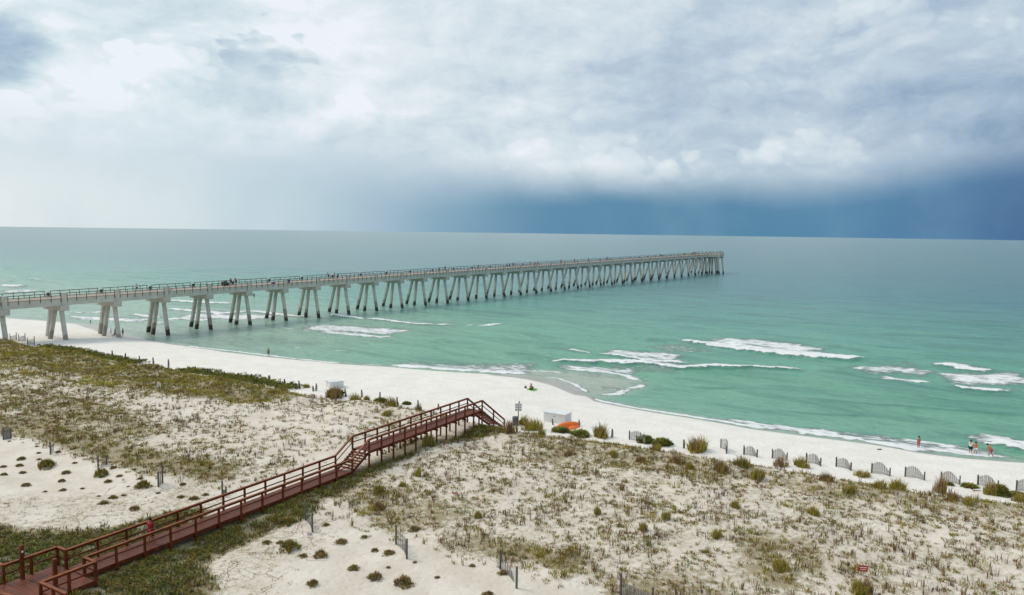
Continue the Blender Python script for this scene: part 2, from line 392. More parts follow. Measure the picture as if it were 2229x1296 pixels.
m_slat = simple('silvery_fence_slats', (.33, .32, .30), .9, .3, 9, .2, stretch=(3, 3, 1))
m_white = simple('white_painted_wood', (.80, .80, .78), .6, .04, 2, .05, (.72, .73, .72))
m_orange = simple('orange_kayak_plastic', (.95, .17, .02), .35, .08, 2, .03, (.90, .19, .015))
m_orange2 = simple('amber_orange_kayak_plastic', (.86, .20, .02), .35, .08, 2, .03, (.80, .16, .015))
m_sign = simple('white_sign_board', (.78, .79, .80), .5, .05, 4, .02)
m_redsign = simple('red_sign_board', (.50, .03, .035), .5, .08, 4, .02)
m_bin = simple('grey_bin_plastic', (.10, .105, .11), .6, .15, 4, .05)
# pile: pale above, dark tide stain with marine growth at the foot
m_pile, t, b = mat('pile_concrete')
pos = t.new('ShaderNodeNewGeometry').outputs['Position']
sp = t.new('ShaderNodeSeparateXYZ'); t.l.new(pos, sp.inputs[0]); z = sp.outputs[2]
nn = t.noise(pos, .8, 5, .65); oi = t.new('ShaderNodeObjectInfo').outputs['Random']
base = t.mix(t.sm(nn, .3, .7), (.46, .45, .38), (.60, .59, .52))
zz = t.m('ADD', z, t.m('MULTIPLY', t.m('SUBTRACT', nn, .5), 1.3))
stain = t.sm(zz, t.m('ADD', t.m('MULTIPLY', oi, 2.2), 1.6), t.m('ADD', t.m('MULTIPLY', oi, 2.2), 1.2))
base = t.mix(t.m('MULTIPLY', stain, .62), base, (.17, .145, .10))
sea_side = t.new('ShaderNodeVectorMath', operation='DOT_PRODUCT'); t.l.new(pos, sea_side.inputs[0]); sea_side.inputs[1].default_value = (N2[0], N2[1], 0)
insea = t.sm(sea_side.outputs['Value'], 93, 99)
base = t.mix(t.m('MULTIPLY', t.sm(zz, 1.7, 1.2), insea), base, (.055, .035, .03))
t.put(b.inputs['Base Color'], base); b.inputs['Roughness'].default_value = .85

# ------------------------------------------------------------------ the sand: beach and dunes, one sheet
def in_poly(px, py, poly):
    ins = np.zeros(px.shape, bool); n = len(poly)
    for i in range(n):
        x1, y1 = poly[i]; x2, y2 = poly[(i + 1) % n]
        c = ((y1 > py) != (y2 > py)) & (px < (x2 - x1) * (py - y1) / (y2 - y1 + 1e-9) + x1); ins ^= c
    return ins
def to_ground_poly(poly, z=2.8): return [tuple(to_uv(*at(x, y, z)[:2])) for x, y in poly]
def soft(u, v, g, r):            # 1 inside polygon g (uv), fading over about r metres outside
    ins = in_poly(u, v, g); d = np.full(u.shape, 1e9)
    for i in range(len(g)):
        ax, ay = g[i]; bx, by = g[(i + 1) % len(g)]; L2 = (bx - ax) ** 2 + (by - ay) ** 2 + 1e-9
        tt = np.clip(((u - ax) * (bx - ax) + (v - ay) * (by - ay)) / L2, 0, 1)
        d = np.minimum(d, np.hypot(u - ax - tt * (bx - ax), v - ay - tt * (by - ay)))
    return np.where(ins, .5 + np.clip(d / r, 0, 1) * .5, .5 - np.clip(d / r, 0, 1) * .5)

# vegetation zones, outlined on the dunes; (kind, density, outline)
ZONES = [
    ('scatter', 1.0, [(0, 745), (240, 782), (600, 845), (860, 885), (1000, 905), (880, 930), (760, 955), (640, 1010), (520, 1050), (330, 1020), (130, 960), (0, 925)]),
    ('meadow', 1.0, [(0, 742), (240, 780), (430, 815), (640, 850), (660, 872), (520, 880), (330, 855), (120, 840), (0, 830)]),
    ('dense', .9, [(260, 795), (420, 812), (640, 850), (560, 875), (420, 872), (300, 850)]),
    ('dense', .75, [(0, 750), (60, 755), (140, 775), (250, 800), (280, 830), (120, 810), (0, 790)]),
    ('dense', .55, [(0, 850), (120, 860), (260, 900), (330, 950), (220, 975), (100, 940), (0, 920)]),
    ('dense', .9, [(0, 915), (110, 930), (230, 968), (380, 1012), (500, 1020), (470, 1048), (330, 1032), (220, 1000), (100, 958), (0, 940)]),
    ('bare', .75, [(330, 880), (560, 880), (760, 900), (740, 945), (560, 930), (400, 905)]),
    ('bare', .55, [(560, 930), (740, 945), (700, 1000), (560, 1010)]),
    ('green', 1.0, [(-60, 1172), (60, 1178), (180, 1172), (280, 1160), (360, 1135), (420, 1120), (330, 1180), (180, 1240), (60, 1300), (-60, 1330)]),
    ('green', 1.0, [(130, 1330), (200, 1255), (330, 1195), (480, 1140), (600, 1095), (690, 1075), (640, 1125), (560, 1150), (450, 1195), (400, 1230), (420, 1330)]),
    ('green', .72, [(560, 1120), (700, 1072), (820, 1022), (900, 968), (1060, 932), (1085, 938), (960, 960), (880, 990), (780, 1040), (690, 1088), (600, 1125)]),
    ('vine', .85, [(0, 1095), (200, 1085), (420, 1060), (480, 1085), (400, 1120), (240, 1165), (0, 1170)]),
    ('vine', .9, [(420, 1200), (520, 1150), (700, 1135), (720, 1160), (600, 1230), (560, 1310), (440, 1310)]),
    ('scatter', 1.0, [(780, 1060), (900, 1010), (1080, 945), (1340, 960), (1600, 1005), (1860, 1035), (2229, 1085), (2260, 1310), (1370, 1310), (1240, 1235), (1020, 1195), (870, 1160), (760, 1110)]),
    ('dense', .5, [(1130, 945), (1240, 955), (1400, 985), (1560, 1015), (1660, 1040), (1500, 1040), (1320, 1010), (1180, 985)]),
    ('dense', .42, [(1700, 1045), (1900, 1060), (2229, 1090), (2229, 1125), (2000, 1100), (1780, 1080)]),
    ('dense', .6, [(1000, 1180), (1100, 1195), (1250, 1215), (1230, 1245), (1100, 1215), (1010, 1200)]),
    ('dense', .5, [(1650, 1180), (1740, 1190), (1760, 1250), (1700, 1280), (1640, 1250)]),
    ('dense', .5, [(1350, 1270), (1500, 1260), (1600, 1310), (1350, 1310)]),
    ('dense', .45, [(760, 1080), (900, 1070), (1000, 1110), (960, 1150), (860, 1140)]),
]
GZ = [(k, d, to_ground_poly(p)) for k, d, p in ZONES]
def zone_field(u, v, kinds):
    r = np.zeros(u.shape)
    for k, d, g in GZ:
        if k in kinds:
            gu = np.array([q[0] for q in g]); gv = np.array([q[1] for q in g])
            m = (u > gu.min() - 4) & (u < gu.max() + 4) & (v > gv.min() - 4) & (v < gv.max() + 4)
            if m.any(): r[m] = np.maximum(r[m], d * np.clip(2 * soft(u[m], v[m], g, 1.8 if k != 'scatter' else 3.0), 0, 1))
    return r
ug = np.concatenate([-np.geomspace(4000, 345, 14), np.arange(-340, -180, 1.0), np.arange(-180, 30, .5), np.arange(30, 120, 1.), np.geomspace(125, 4000, 14)])
vg = np.concatenate([-np.geomspace(1200, 8, 12), np.arange(-6, 14, 1.), np.arange(14, 84, .45), np.arange(84, 112, .6), np.array([114, 120, 130, 145, 170, 220])])
UU, VV = np.meshgrid(ug, vg, indexing='ij'); ZG = ground_uv(UU, VV)
XX, YY = to_xy(UU, VV); nu, nv = UU.shape
idx = np.arange(nu * nv).reshape(nu, nv)
q = np.stack([idx[:-1, :-1], idx[1:, :-1], idx[1:, 1:], idx[:-1, 1:]], -1).reshape(-1, 4)
fu, fv = UU.ravel(), VV.ravel()
sh = shore_v(fu)
wetd = 1 - sstep(0.3, 2.0, (sh - fv))
left_wet = sstep(-150, -165, fu) * (1 - sstep(2.5, 8.5, sh - fv))
cusp = soft(fu, fv, to_ground_poly([(1060, 812), (1160, 817), (1215, 825), (1250, 838), (1286, 862), (1250, 864), (1200, 846), (1150, 834), (1070, 822)], .3), 1.2)
wet = np.maximum(np.maximum(wetd, left_wet), cusp)
litter = np.clip(zone_field(fu, fv, ('dense',)) * .75 + 1.9 * zone_field(fu, fv, ('green',)) + .5 * zone_field(fu, fv, ('vine', 'scatter', 'meadow')) - .5 * zone_field(fu, fv, ('bare',)), 0, 1.8)
greena = sstep(.35, .8, zone_field(fu, fv, ('green',)))  # creeper mat; its dark tone also stands in for shade under the boardwalk
litter = litter * (.55 + .9 * fbm(fu * .5, fv * .5, 5, 3))
dunea = sstep(-1, 3, toe_v(fu) - fv)
me = np_mesh('beach_and_dunes', np.stack([XX.ravel(), YY.ravel(), ZG.ravel()], -1), q, None, m_sand, {'wet': wet, 'litter': litter, 'dune': dunea, 'greenery': greena}, True)
tag(link('beach_sand', me), 'white quartz sand beach rising into rolling dunes', kind='structure')

# ------------------------------------------------------------------ the sea
SEA0 = 0.04
FOAM = [  # (polyline on the water, ridge height, foam strength, trailing width seaward, front width)
    ([(1480, 744), (1520, 752), (1560, 758), (1640, 767), (1720, 776), (1800, 781), (1850, 786), (1888, 783)], .6, 1.3, 7.5, .8),
    ([(1560, 750), (1640, 748), (1700, 755), (1770, 768)], .1, .85, 8, 6),
    ([(1290, 772), (1340, 779), (1420, 788), (1505, 794)], .35, 1.15, 3.5, .6),
    ([(1232, 762), (1290, 772)], .3, 1.0, 1.2, .6),
    ([(1193, 788), (1300, 790), (1420, 796), (1480, 803), (1560, 803), (1640, 804), (1757, 806)], .5, 1.25, 3.4, .7),
    ([(2020, 794), (2080, 803), (2130, 809), (2172, 807)], .5, 1.25, 4.6, .8),
    ([(1880, 800), (1950, 800), (2020, 796)], .1, .55, 4, 3.5),
    ([(1850, 812), (1930, 815), (2000, 820), (2060, 826)], .05, .55, 3.5, 3.0),
    ([(2060, 838), (2100, 850), (2160, 855), (2200, 851)], .4, 1.2, 4.0, .7),
    ([(2030, 830), (2100, 835), (2229, 838)], .05, .66, 5, 3.),
    ([(2170, 812), (2229, 820)], .1, .7, 4, 2),
    ([(712, 688), (760, 695), (792, 698)], .5, 1.2, 4., .8),
    ([(800, 694), (860, 704), (900, 709), (950, 712), (995, 708)], .5, 1.25, 4., .8),
    ([(1000, 709), (1050, 711), (1102, 708)], .2, 1.0, 2.0, .6),
    ([(640, 712), (700, 715), (780, 720), (860, 725)], .05, .62, 5, 6),
    ([(685, 722), (740, 728), (830, 737), (870, 733)], .15, .85, 3, 1.0),
    ([(593, 713), (640, 718), (690, 722)], .1, .75, 1., .5),
    ([(365, 655), (420, 660), (505, 664)], .4, 1.2, 3, 1),
    ([(358, 673), (420, 678), (480, 684), (560, 680), (640, 690), (680, 691)], .35, 1.05, 4, 1.5),
    ([(430, 690), (520, 692), (600, 690)], .1, .7, 6, 4), 
    ([(283, 686), (310, 690), (345, 694)], .5, 1.2, 3.5, 1.), ([(345, 694), (400, 696), (470, 699)], .15, .85, 4, 2),
    ([(135, 690), (190, 692), (250, 696), (300, 700)], .2, .95, 2.5, 1.2), ([(150, 684), (200, 681), (240, 677)], .2, .8, 4, 1.5),
    ([(250, 700), (300, 702), (380, 706)], .1, .75, 3, 1.5),
    ([(0, 622), (30, 624), (62, 623)], .6, 1.2, 6, 2), ([(0, 637), (40, 635), (68, 632)], .3, .8, 8, 4), ([(58, 609), (75, 611), (92, 609)], .4, .9, 2, 1), ([(0, 613), (25, 613)], .3, .8, 3, 2),
    ([(190, 662), (260, 660)], .1, .55, 2, 1), ([(630, 758), (660, 760)], .1, .8, .5, .3), ([(725, 765), (760, 766)], .1, .9, .5, .3),
    # swash along the beach
    ([(322, 741), (345, 748), (420, 755), (500, 764), (560, 771), (600, 776), (680, 785), (760, 793)], .06, 1.0, .8, .5),
    ([(840, 794), (880, 798), (950, 805), (1080, 811), (1160, 815)], .18, 1.05, 5.0, .8), ([(960, 798), (1080, 803), (1180, 804)], .05, .72, 4, 3),
    ([(760, 793), (850, 796)], .05, .8, .6, .4),
    ([(900, 796), (1000, 800), (1080, 800), (1200, 795)], .1, .62, 3, 2),
    ([(1080, 806), (1180, 808), (1230, 812), (1220, 806)], .06, .8, .8, .8), ([(1230, 803), (1320, 812), (1360, 820), (1400, 832)], .08, 1.0, 1.6, .9),
    ([(1300, 800), (1400, 806), (1500, 812)], .05, .58, 5, 5), ([(1400, 832), (1385, 845), (1345, 858), (1290, 862)], .05, .85, 1.2, 1.0),
    ([(1165, 817), (1215, 824), (1250, 837), (1284, 858)], .04, 1., .7, .4),
    ([(1282, 862), (1310, 874), (1400, 891), (1500, 906), (1560, 915), (1650, 931), (1700, 938)], .06, 1.05, .7, .5),
    ([(1560, 912), (1650, 926), (1740, 938), (1800, 944), (1880, 952)], .12, .85, 2.2, 1.2),
    ([(1700, 938), (1800, 950), (1900, 962), (1960, 972), (2050, 984), (2150, 994), (2229, 1002)], .1, 1.05, 3.4, .9),
    ([(1940, 952), (1990, 962), (2050, 970), (2110, 980)], .1, .85, 1.2, .8),
    ([(2152, 972), (2180, 968), (2205, 974), (2250, 984)], .5, 1.2, 3.2, .7),
    ([(1400, 752), (1450, 760), (1490, 772)], .05, .60, 11, 6), ([(1300, 768), (1400, 775), (1490, 785)], .05, .82, 6, 3),
    ([(1560, 772), (1680, 784), (1760, 792)], .0, .42, 3, 3), ([(1830, 800), (1900, 808), (1980, 812), (2050, 820)], .05, .80, 6, 5),
    ([(1900, 822), (1990, 832), (2040, 832)], .1, .85, 3.5, 1.0), ([(2050, 828), (2140, 828), (2260, 828)], .05, .85, 7, 7), ([(2180, 848), (2229, 852)], .05, .6, 2, 2),
    ([(1200, 800), (1300, 805), (1400, 814)], .05, .8, 3, 3), ([(1240, 812), (1330, 822), (1380, 828)], .02, .5, 3, 3), ([(1300, 845), (1360, 848)], .02, .6, 2, 2),
    ([(660, 713), (760, 720), (880, 728)], .05, .82, 9, 7), ([(800, 715), (900, 722), (960, 730)], .0, .45, 4, 4),
    ([(350, 662), (450, 668), (560, 672)], .0, .5, 5, 5), ([(380, 690), (480, 692), (600, 694)], .02, .85, 9, 6), ([(150, 693), (260, 697), (330, 700)], .02, .8, 5, 3),
    ([(320, 742), (380, 745), (450, 752)], .02, .55, 2, 1), ([(0, 628), (50, 628)], .0, .62, 12, 8), ([(850, 790), (950, 793), (1100, 797), (1200, 800)], .0, .5, 3, 3),
]
WAVE_SHADE = [([(950, 672), (1060, 680), (1150, 690)], 4), ([(880, 680), (940, 682)], 2), ([(1160, 756), (1230, 761), (1290, 768)], 1.6), ([(1400, 741), (1460, 746)], 2), ([(1500, 797), (1507, 797)], 1.2),
          ([(1760, 806), (1830, 812), (1880, 822), (1960, 834), (2040, 850), (2120, 862), (2229, 866)], 1.3), ([(1780, 752), (1850, 760), (1890, 770)], 1.8), ([(1900, 757), (2000, 762)], 1.6), ([(1740, 870), (1850, 880), (1960, 890), (2100, 902), (2229, 912)], 1.0),
          ([(1700, 895), (1790, 903), (1900, 906)], .8), ([(1100, 772), (1180, 776)], 1.0), ([(640, 663), (690, 668)], 2), ([(1500, 846), (1620, 850)], 1.0), ([(1450, 695), (1600, 703), (1720, 712)], 2), ([(1900, 728), (2050, 735), (2229, 740)], 1.6), ([(2000, 700), (2229, 715)], 2), ([(420, 708), (520, 715), (600, 722)], 5), ([(370, 722), (430, 728), (500, 738), (620, 745)], 7), ([(350, 735), (420, 742), (520, 752)], 4), ([(450, 730), (560, 745), (700, 752)], 3)]
us = np.concatenate([np.arange(-420, -240, 1.2), np.arange(-240, 20, .55), np.arange(20, 90, 1.2)]); vs = np.concatenate([np.arange(91, 150, .45), np.arange(150, 330, 1.5)])
SU, SV = np.meshgrid(us, vs, indexing='ij'); su, sv = SU.ravel(), SV.ravel()
offs = sv - shore_v(su)
fo = np.zeros(su.shape); rid = np.zeros(su.shape); tr = np.zeros(su.shape)
jag = (fbm(su * .35, sv * .35, 1, 4) - .5) + .9 * (fbm(su * 1.1, sv * 1.6, 4, 3) - .5)
def polydist(pl, pad):
    g = np.array([to_uv(*at(x, y, .1)[:2]) for x, y in pl]); m = (su > g[:, 0].min() - pad) & (su < g[:, 0].max() + pad) & (sv > g[:, 1].min() - pad) & (sv < g[:, 1].max() + pad)
    i = np.nonzero(m)[0]
    if len(i) == 0: return i, None, None
    best = np.full(len(i), 1e9); side = np.zeros(len(i)); uu = su[i]; vv = sv[i]; endf = np.ones(len(i)); Lt = 0
    seg = np.hypot(*(g[1:] - g[:-1]).T); cum = np.concatenate([[0], np.cumsum(seg)]); par = np.zeros(len(i))
    for k in range(len(g) - 1):
        a, bq = g[k], g[k + 1]; d = bq - a; L2 = d @ d + 1e-9
        tt = np.clip(((uu - a[0]) * d[0] + (vv - a[1]) * d[1]) / L2, 0, 1)
        ex = uu - a[0] - tt * d[0]; ey = vv - a[1] - tt * d[1]; ds = np.hypot(ex, ey); c = ds < best
        best = np.where(c, ds, best); side = np.where(c, ey, side); par = np.where(c, cum[k] + tt * seg[k], par)
    endf = np.clip(np.minimum(par, cum[-1] - par) / min(3.0, cum[-1] * .2), 0, 1)
    return i, np.where(side >= 0, best, -best), endf
for pl, hgt_, st, back, front in FOAM:
    i, sd, endf = polydist(pl, back * 1.6 + front + 3)
    if sd is None: continue
    sd = sd + jag[i] * min(2.2, back * .8)
    if st > .9:      # solid crest with a lacy trail behind it
        cw_ = .30 * back + .5
        core = np.where(sd >= 0, np.clip(1.25 - sd / cw_, 0, 1) ** .6, np.clip(1 + sd / front, 0, 1) ** .5)
        trail = np.where(sd >= 0,   .60 * np.clip((1 - sd / (back * 1.7)) * 2.0, 0, 1), 0)
        f = np.maximum(core, trail)
        if hgt_ >= .3:
            tr[i] = np.maximum(tr[i], .8 * np.exp(-((sd + 1.1) / .9) ** 2) * (sd < 0) * endf)  # darker water ahead of the crest, shade of its face as colour
    else:
        f = np.where(sd >= 0, np.clip((1 - sd / (back * 1.5)) * 1.7, 0, 1), np.clip((1 + sd / front) * 1.5, 0, 1)) * .88
    f = f * (.35 + .65 * endf) * (.72 + .5 * fbm(su[i] * .8, sv[i] * 2.0, 6, 3))
    fo[i] = np.maximum(fo[i], st * f)
    r = np.where(sd >= 0, np.exp(-(sd / (1.1 + back * .25)) ** 2), np.exp(-(sd / .8) ** 2)) * hgt_ * endf
    rid[i] = np.maximum(rid[i], r * (.75 + .6 * (fbm(su[i] * 1.3, sv[i] * 1.3, 5, 3))))
for pl, wd in WAVE_SHADE:
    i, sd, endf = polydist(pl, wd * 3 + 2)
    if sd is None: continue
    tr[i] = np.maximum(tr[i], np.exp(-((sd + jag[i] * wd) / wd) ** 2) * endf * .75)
fo *= sstep(-1.5, .2, offs)
shal = np.maximum((1 - sstep(.2, 3.5, offs)) * .55, 0)
shal = np.maximum(shal, soft(su, sv, to_ground_poly([(1060, 800), (1230, 808), (1330, 815), (1400, 832), (1380, 850), (1300, 868), (1200, 840), (1080, 820)], .1), 2.5) * .85)
shal = np.maximum(shal, .42 * sstep(-95, -150, su) * sstep(110, 20, offs))
shal = np.maximum(shal, soft(su, sv, to_ground_poly([(590, 700), (700, 703), (880, 712), (860, 728), (700, 722)], .1), 4) * .30)
shal = np.maximum(shal, soft(su, sv, to_ground_poly([(150, 700), (300, 702), (400, 712), (340, 738), (290, 728)], .1), 3) * .6)
edge = np.minimum(np.minimum(su - us[0], us[-1] - su) / 15, (vs[-1] - sv) / 20).clip(0, 1)
env = sstep(0, 25, offs) * edge
ph = offs * 2 * math.pi / 15 + 2.2 * (fbm(su * .03, sv * .03, 2, 2)) * 3
sw = .34 * (np.sin(ph) * .5 + .5) ** 2.2 * (.4 + 1.2 * fbm(su * .02, sv * .05, 4, 2)) + .14 * fbm(su * .5, sv * .9, 3, 3)
z = SEA0 + env * sw + rid * edge * sstep(-1, 3, offs + .8) + .10 * tr * edge
x_, y_ = to_xy(su, sv)
V = np.stack([x_, y_, z - (x_ ** 2 + y_ ** 2) / 14.8e6], -1)
nu, nv = SU.shape; idx = np.arange(nu * nv).reshape(nu, nv)
Q1 = np.stack([idx[:-1, :-1], idx[1:, :-1], idx[1:, 1:], idx[:-1, 1:]], -1).reshape(-1, 4)
rr = np.concatenate([[30], np.geomspace(60, 26000, 60)]); th = np.linspace(-math.pi, math.pi, 241)
RR, TT = np.meshgrid(rr, th, indexing='ij'); bx, by = RR * np.sin(TT), RR * np.cos(TT)
V2 = np.stack([bx.ravel(), by.ravel(), (-.03 - RR ** 2 / 14.8e6).ravel()], -1)
idx = np.arange(RR.size).reshape(RR.shape) + len(V)
Q2 = np.stack([idx[:-1, :-1], idx[1:, :-1], idx[1:, 1:], idx[:-1, 1:]], -1).reshape(-1, 4)
# far sheet only where the near grid is not
cu, cvv = to_uv(V2[:, 0], V2[:, 1]); ins = (cu > us[0] + 40) & (cu < us[-1] - 10) & (cvv > 60) & (cvv < vs[-1] - 25)
land = cvv < 80
ins = np.concatenate([np.zeros(len(V), bool), ins | land]); Q2 = Q2[~ins[Q2].all(1)]
z2 = np.zeros(len(V2))
me = np_mesh('sea_surface', np.concatenate([V, V2]), np.concatenate([Q1, Q2]), None, m_sea, {'foam': np.concatenate([fo, z2]), 'shallow': np.concatenate([shal, z2]), 'trough': np.concatenate([tr, z2])}, True)
tag(link('sea_water', me), 'green sea with white breakers turning grey blue offshore', kind='structure')
#@@OBJECTS
# ------------------------------------------------------------------ the fishing pier
PU, PV = -162.30, 65.43                       # near face of the girders / first bent
COL_PX = [8, 138, 254, 361, 455, 541, 620, 691, 757, 818, 874, 925, 973, 1018, 1058, 1097, 1133, 1167, 1199, 1229, 1257.5, 1283.6, 1308, 1332, 1355, 1376, 1397, 1416, 1434, 1451, 1468, 1483.6, 1499, 1514, 1527.8]
PW = 6.5                                       # width of the pier
def top_z(v): return 10.85 + .0055 * max(0, v - PV)
def v_for_px(px, u, dz=0.0):
    lo, hi = 20.0, 560.0
    for _ in range(50):
        mid_ = (lo + hi) / 2; x, y = to_xy(u, mid_); p, _y = project(np.array(x), np.array(y), top_z(mid_) + dz)
        if p > px or not np.isfinite(p): hi = mid_
        else: lo = mid_
    return (lo + hi) / 2
BV = [v_for_px(x, PU) for x in COL_PX]
BV = [BV[0] - 11.3] + BV
pier = empty('fishing_pier', (0, 0, 0), PHI)
tag(pier, 'long pale concrete fishing pier on raked piles running out to sea', 'pier')
E1 = BV[-1] + 10.5; E2 = E1 + 6.0; E3 = E2 + 7.0; E4 = E3 + 6.0
TH = 5.5
col_me = MB().box((0, 0, -1.05), (.42, .95, 2.7)).mesh('column', m_conc, .03)
box_me = MB().box((0, 0, -.2), (.34, .42, .5)).box((0, 0, .09), (.42, .5, .08)).mesh('lamp_box', m_black)
cap_me = MB().box((0, 0, 0), (PW + 1.1, 1.65, 1.1)).mesh('pile_cap', m_conc, .05)
post_me = MB().box((0, 0, -.64), (.10, .10, 1.76)).mesh('rail_post', m_rust)
stuff_posts = MB()
def gz(u, v): return float(ground_uv(np.array([u]), np.array([v]))[0])
def pile(pu, pv, tu, tv, tz, w=.74):
    zb = min(gz(pu, pv), 0) - 2.2 if gz(pu, pv) < 0.3 else gz(pu, pv) - .8
    k = (tz - zb) / tz if zb < 0 else 1
    bu, bv = (tu + (pu - tu) * k, tv + (pv - tv) * k) if zb < 0 else (pu, pv)
    MB().bar((bu, bv, zb), (tu, tv, tz), w, w, up=(0, 1, 0)).build('pile', m_pile, pier, bevel=.08)
def segment(pa, pb, near_side=True, fine_posts=True, solo=True, girder=True, name_i=0):
    """one stretch of edge beam with its railing from pa to pb (u, v)"""
    pa = np.array(pa, float); pb = np.array(pb, float); L = np.hypot(*(pb - pa)); d = (pb - pa) / L
    za, zb = top_z(pa[1]), top_z(pb[1]); ex = np.array([d[0], d[1], 0]); side = np.array([d[1], -d[0], 0])
    a3 = np.array([*pa, za]); b3 = np.array([*pb, zb]); dn = lambda p, q: p - np.array([0, 0, q])
    if girder:
        MB().bar(dn(a3, 1.62), dn(b3, 1.62), .34, 1.34).build('girder', m_conc, pier)
    o = side * .22 * (1 if near_side else -1)
    ra, rb = a3 + o + [0, 0, .24], b3 + o + [0, 0, .24]
    MB().bar(ra, rb, .15, .13).build('handrail', m_railtop, pier)
    MB().bar(dn(a3, .86) + o, dn(b3, .86) + o, .06, .12).build('bottom_rail', m_rust, pier)
    n = max(2, round(L / 1.85))
    for k in range(n + 1):
        if k in (0, n) and not girder: continue
        t_ = (k + (.06 if k == 0 else -.06 if k == n else 0)) / n; p = a3 + (b3 - a3) * t_ + o
        if solo: link('rail_post', post_me, pier, tuple(p), (0, 0, math.atan2(d[1], d[0])))
        else: stuff_posts.box((p[0], p[1], p[2] - .64), (.08, .09, 1.74))
for i, v in enumerate(BV):
    z = top_z(v); tz = z - 3.2
    link('pile_cap', cap_me, pier, (PU - PW / 2, v, z - 2.85))
    link('column', col_me, pier, (PU + .12, v, z + .05)); 
    link('lamp_box', box_me, pier, (PU - PW + .1, v, z - .15)); link('column', col_me, pier, (PU - PW - .1, v, z - .75))
    pile(PU + .45, v, PU - 1.1, v, tz + .05); pile(PU - 3.3, v - 1.5, PU - 3.6, v, tz + .05); pile(PU - 8.4, v + .4, PU - 5.4, v, tz + .05)
for i in range(len(BV) - 1):
    a, b_ = BV[i], BV[i + 1]; solo = i < 19
    for u_, ns in ((PU, True), (PU - PW, False)):
        segment((u_, a + .5), (u_, b_ - .5), ns, solo=solo)
    za, zb = top_z(a), top_z(b_)
    MB().bar((PU - PW / 2, a + .01, za - 1.115), (PU - PW / 2, b_ - .01, zb - 1.115), PW - .36, .3).build('deck_slab', m_slab, pier)
# widened eight-sided head
outl = [(PU, BV[-1] + .5), (PU, E1), (PU + TH, E2), (PU + TH, E3), (PU, E4), (PU - PW, E4), (PU - PW - TH, E3), (PU - PW - TH, E2), (PU - PW, E1), (PU - PW, BV[-1] + .5)]
for k in range(len(outl) - 1): segment(outl[k], outl[k + 1], True, solo=False)
hv = []; zt = top_z(E2) - .97
mbh = MB(); n_ = len(outl)
mbh.v = [(x, y, zt) for x, y in outl] + [(x, y, zt - .3) for x, y in outl]
mbh.f = [tuple(range(n_)), tuple(range(2 * n_ - 1, n_ - 1, -1))] + [(k, k + n_, (k + 1) % n_ + n_, (k + 1) % n_) for k in range(n_)]
mbh.build('deck_slab', m_slab, pier)
for (u_, v_) in [(PU, E1), (PU - PW, E1), (PU + TH, E2), (PU - PW - TH, E2), (PU + TH, E3), (PU - PW - TH, E3), (PU, E4), (PU - PW, E4)]:
    link('column', col_me, pier, (u_, v_, top_z(v_) + .05))
for v_, ul in ((E1, [(PU + .4, PU - 1.2), (PU - 3.2, PU - 3.4), (PU - PW - 1.5, PU - PW + 1)]), (E2, [(PU + TH + .2, PU + TH - .8), (PU + 1, PU), (PU - 3, PU - 3.3), (PU - PW - 1, PU - PW), (PU - PW - TH - .4, PU - PW - TH + .8)]),
               (E3, [(PU + TH + .6, PU + TH - .8), (PU + 1.5, PU), (PU - 3, PU - 3.3), (PU - PW - 1, PU - PW), (PU - PW - TH - .6, PU - PW - TH + .8)]), (E4, [(PU + .4, PU - .8), (PU - 3.3, PU - 3.3), (PU - PW - .8, PU - PW + .6)])):
    z = top_z(v_); us_ = [q for _, q in ul]
    MB().box(((min(us_) + max(us_)) / 2, v_, z - 2.8), (max(us_) - min(us_) + 1.8, 1.5, 1.0)).build('pile_cap', m_conc, pier)
    for bu, tu in ul: pile(bu, v_ - .4, tu, v_, z - 3.2)
o = stuff_posts.build('rail_posts_far_out', m_rust, pier); o['kind'] = 'stuff'; o.name = 'rail_posts'

# ------------------------------------------------------------------ people
def skin_mesh(name, verts, edges, mat_, root=0, lv=1):
    me = bpy.data.meshes.new(name); me.from_pydata([v[:3] for v in verts], edges, [])
    o = bpy.data.objects.new(name, me); col.objects.link(o)
    o.modifiers.new('s', 'SKIN'); 
    if not me.skin_vertices: me.attributes
    sv_ = me.skin_vertices[0].data if len(me.skin_vertices) else None
    for k, v in enumerate(verts):
        r = v[3] if isinstance(v[3], tuple) else (v[3], v[3]); sv_[k].radius = r; sv_[k].use_root = (k == root)
    sub = o.modifiers.new('u', 'SUBSURF'); sub.levels = lv; sub.render_levels = lv
    dg = bpy.context.evaluated_depsgraph_get(); dg.update()
    m2 = bpy.data.meshes.new_from_object(o.evaluated_get(dg)); m2.name = name; m2.materials.clear(); m2.materials.append(mat_)
    m2.polygons.foreach_set('use_smooth', [True] * len(m2.polygons))
    bpy.data.objects.remove(o); bpy.data.meshes.remove(me); return m2
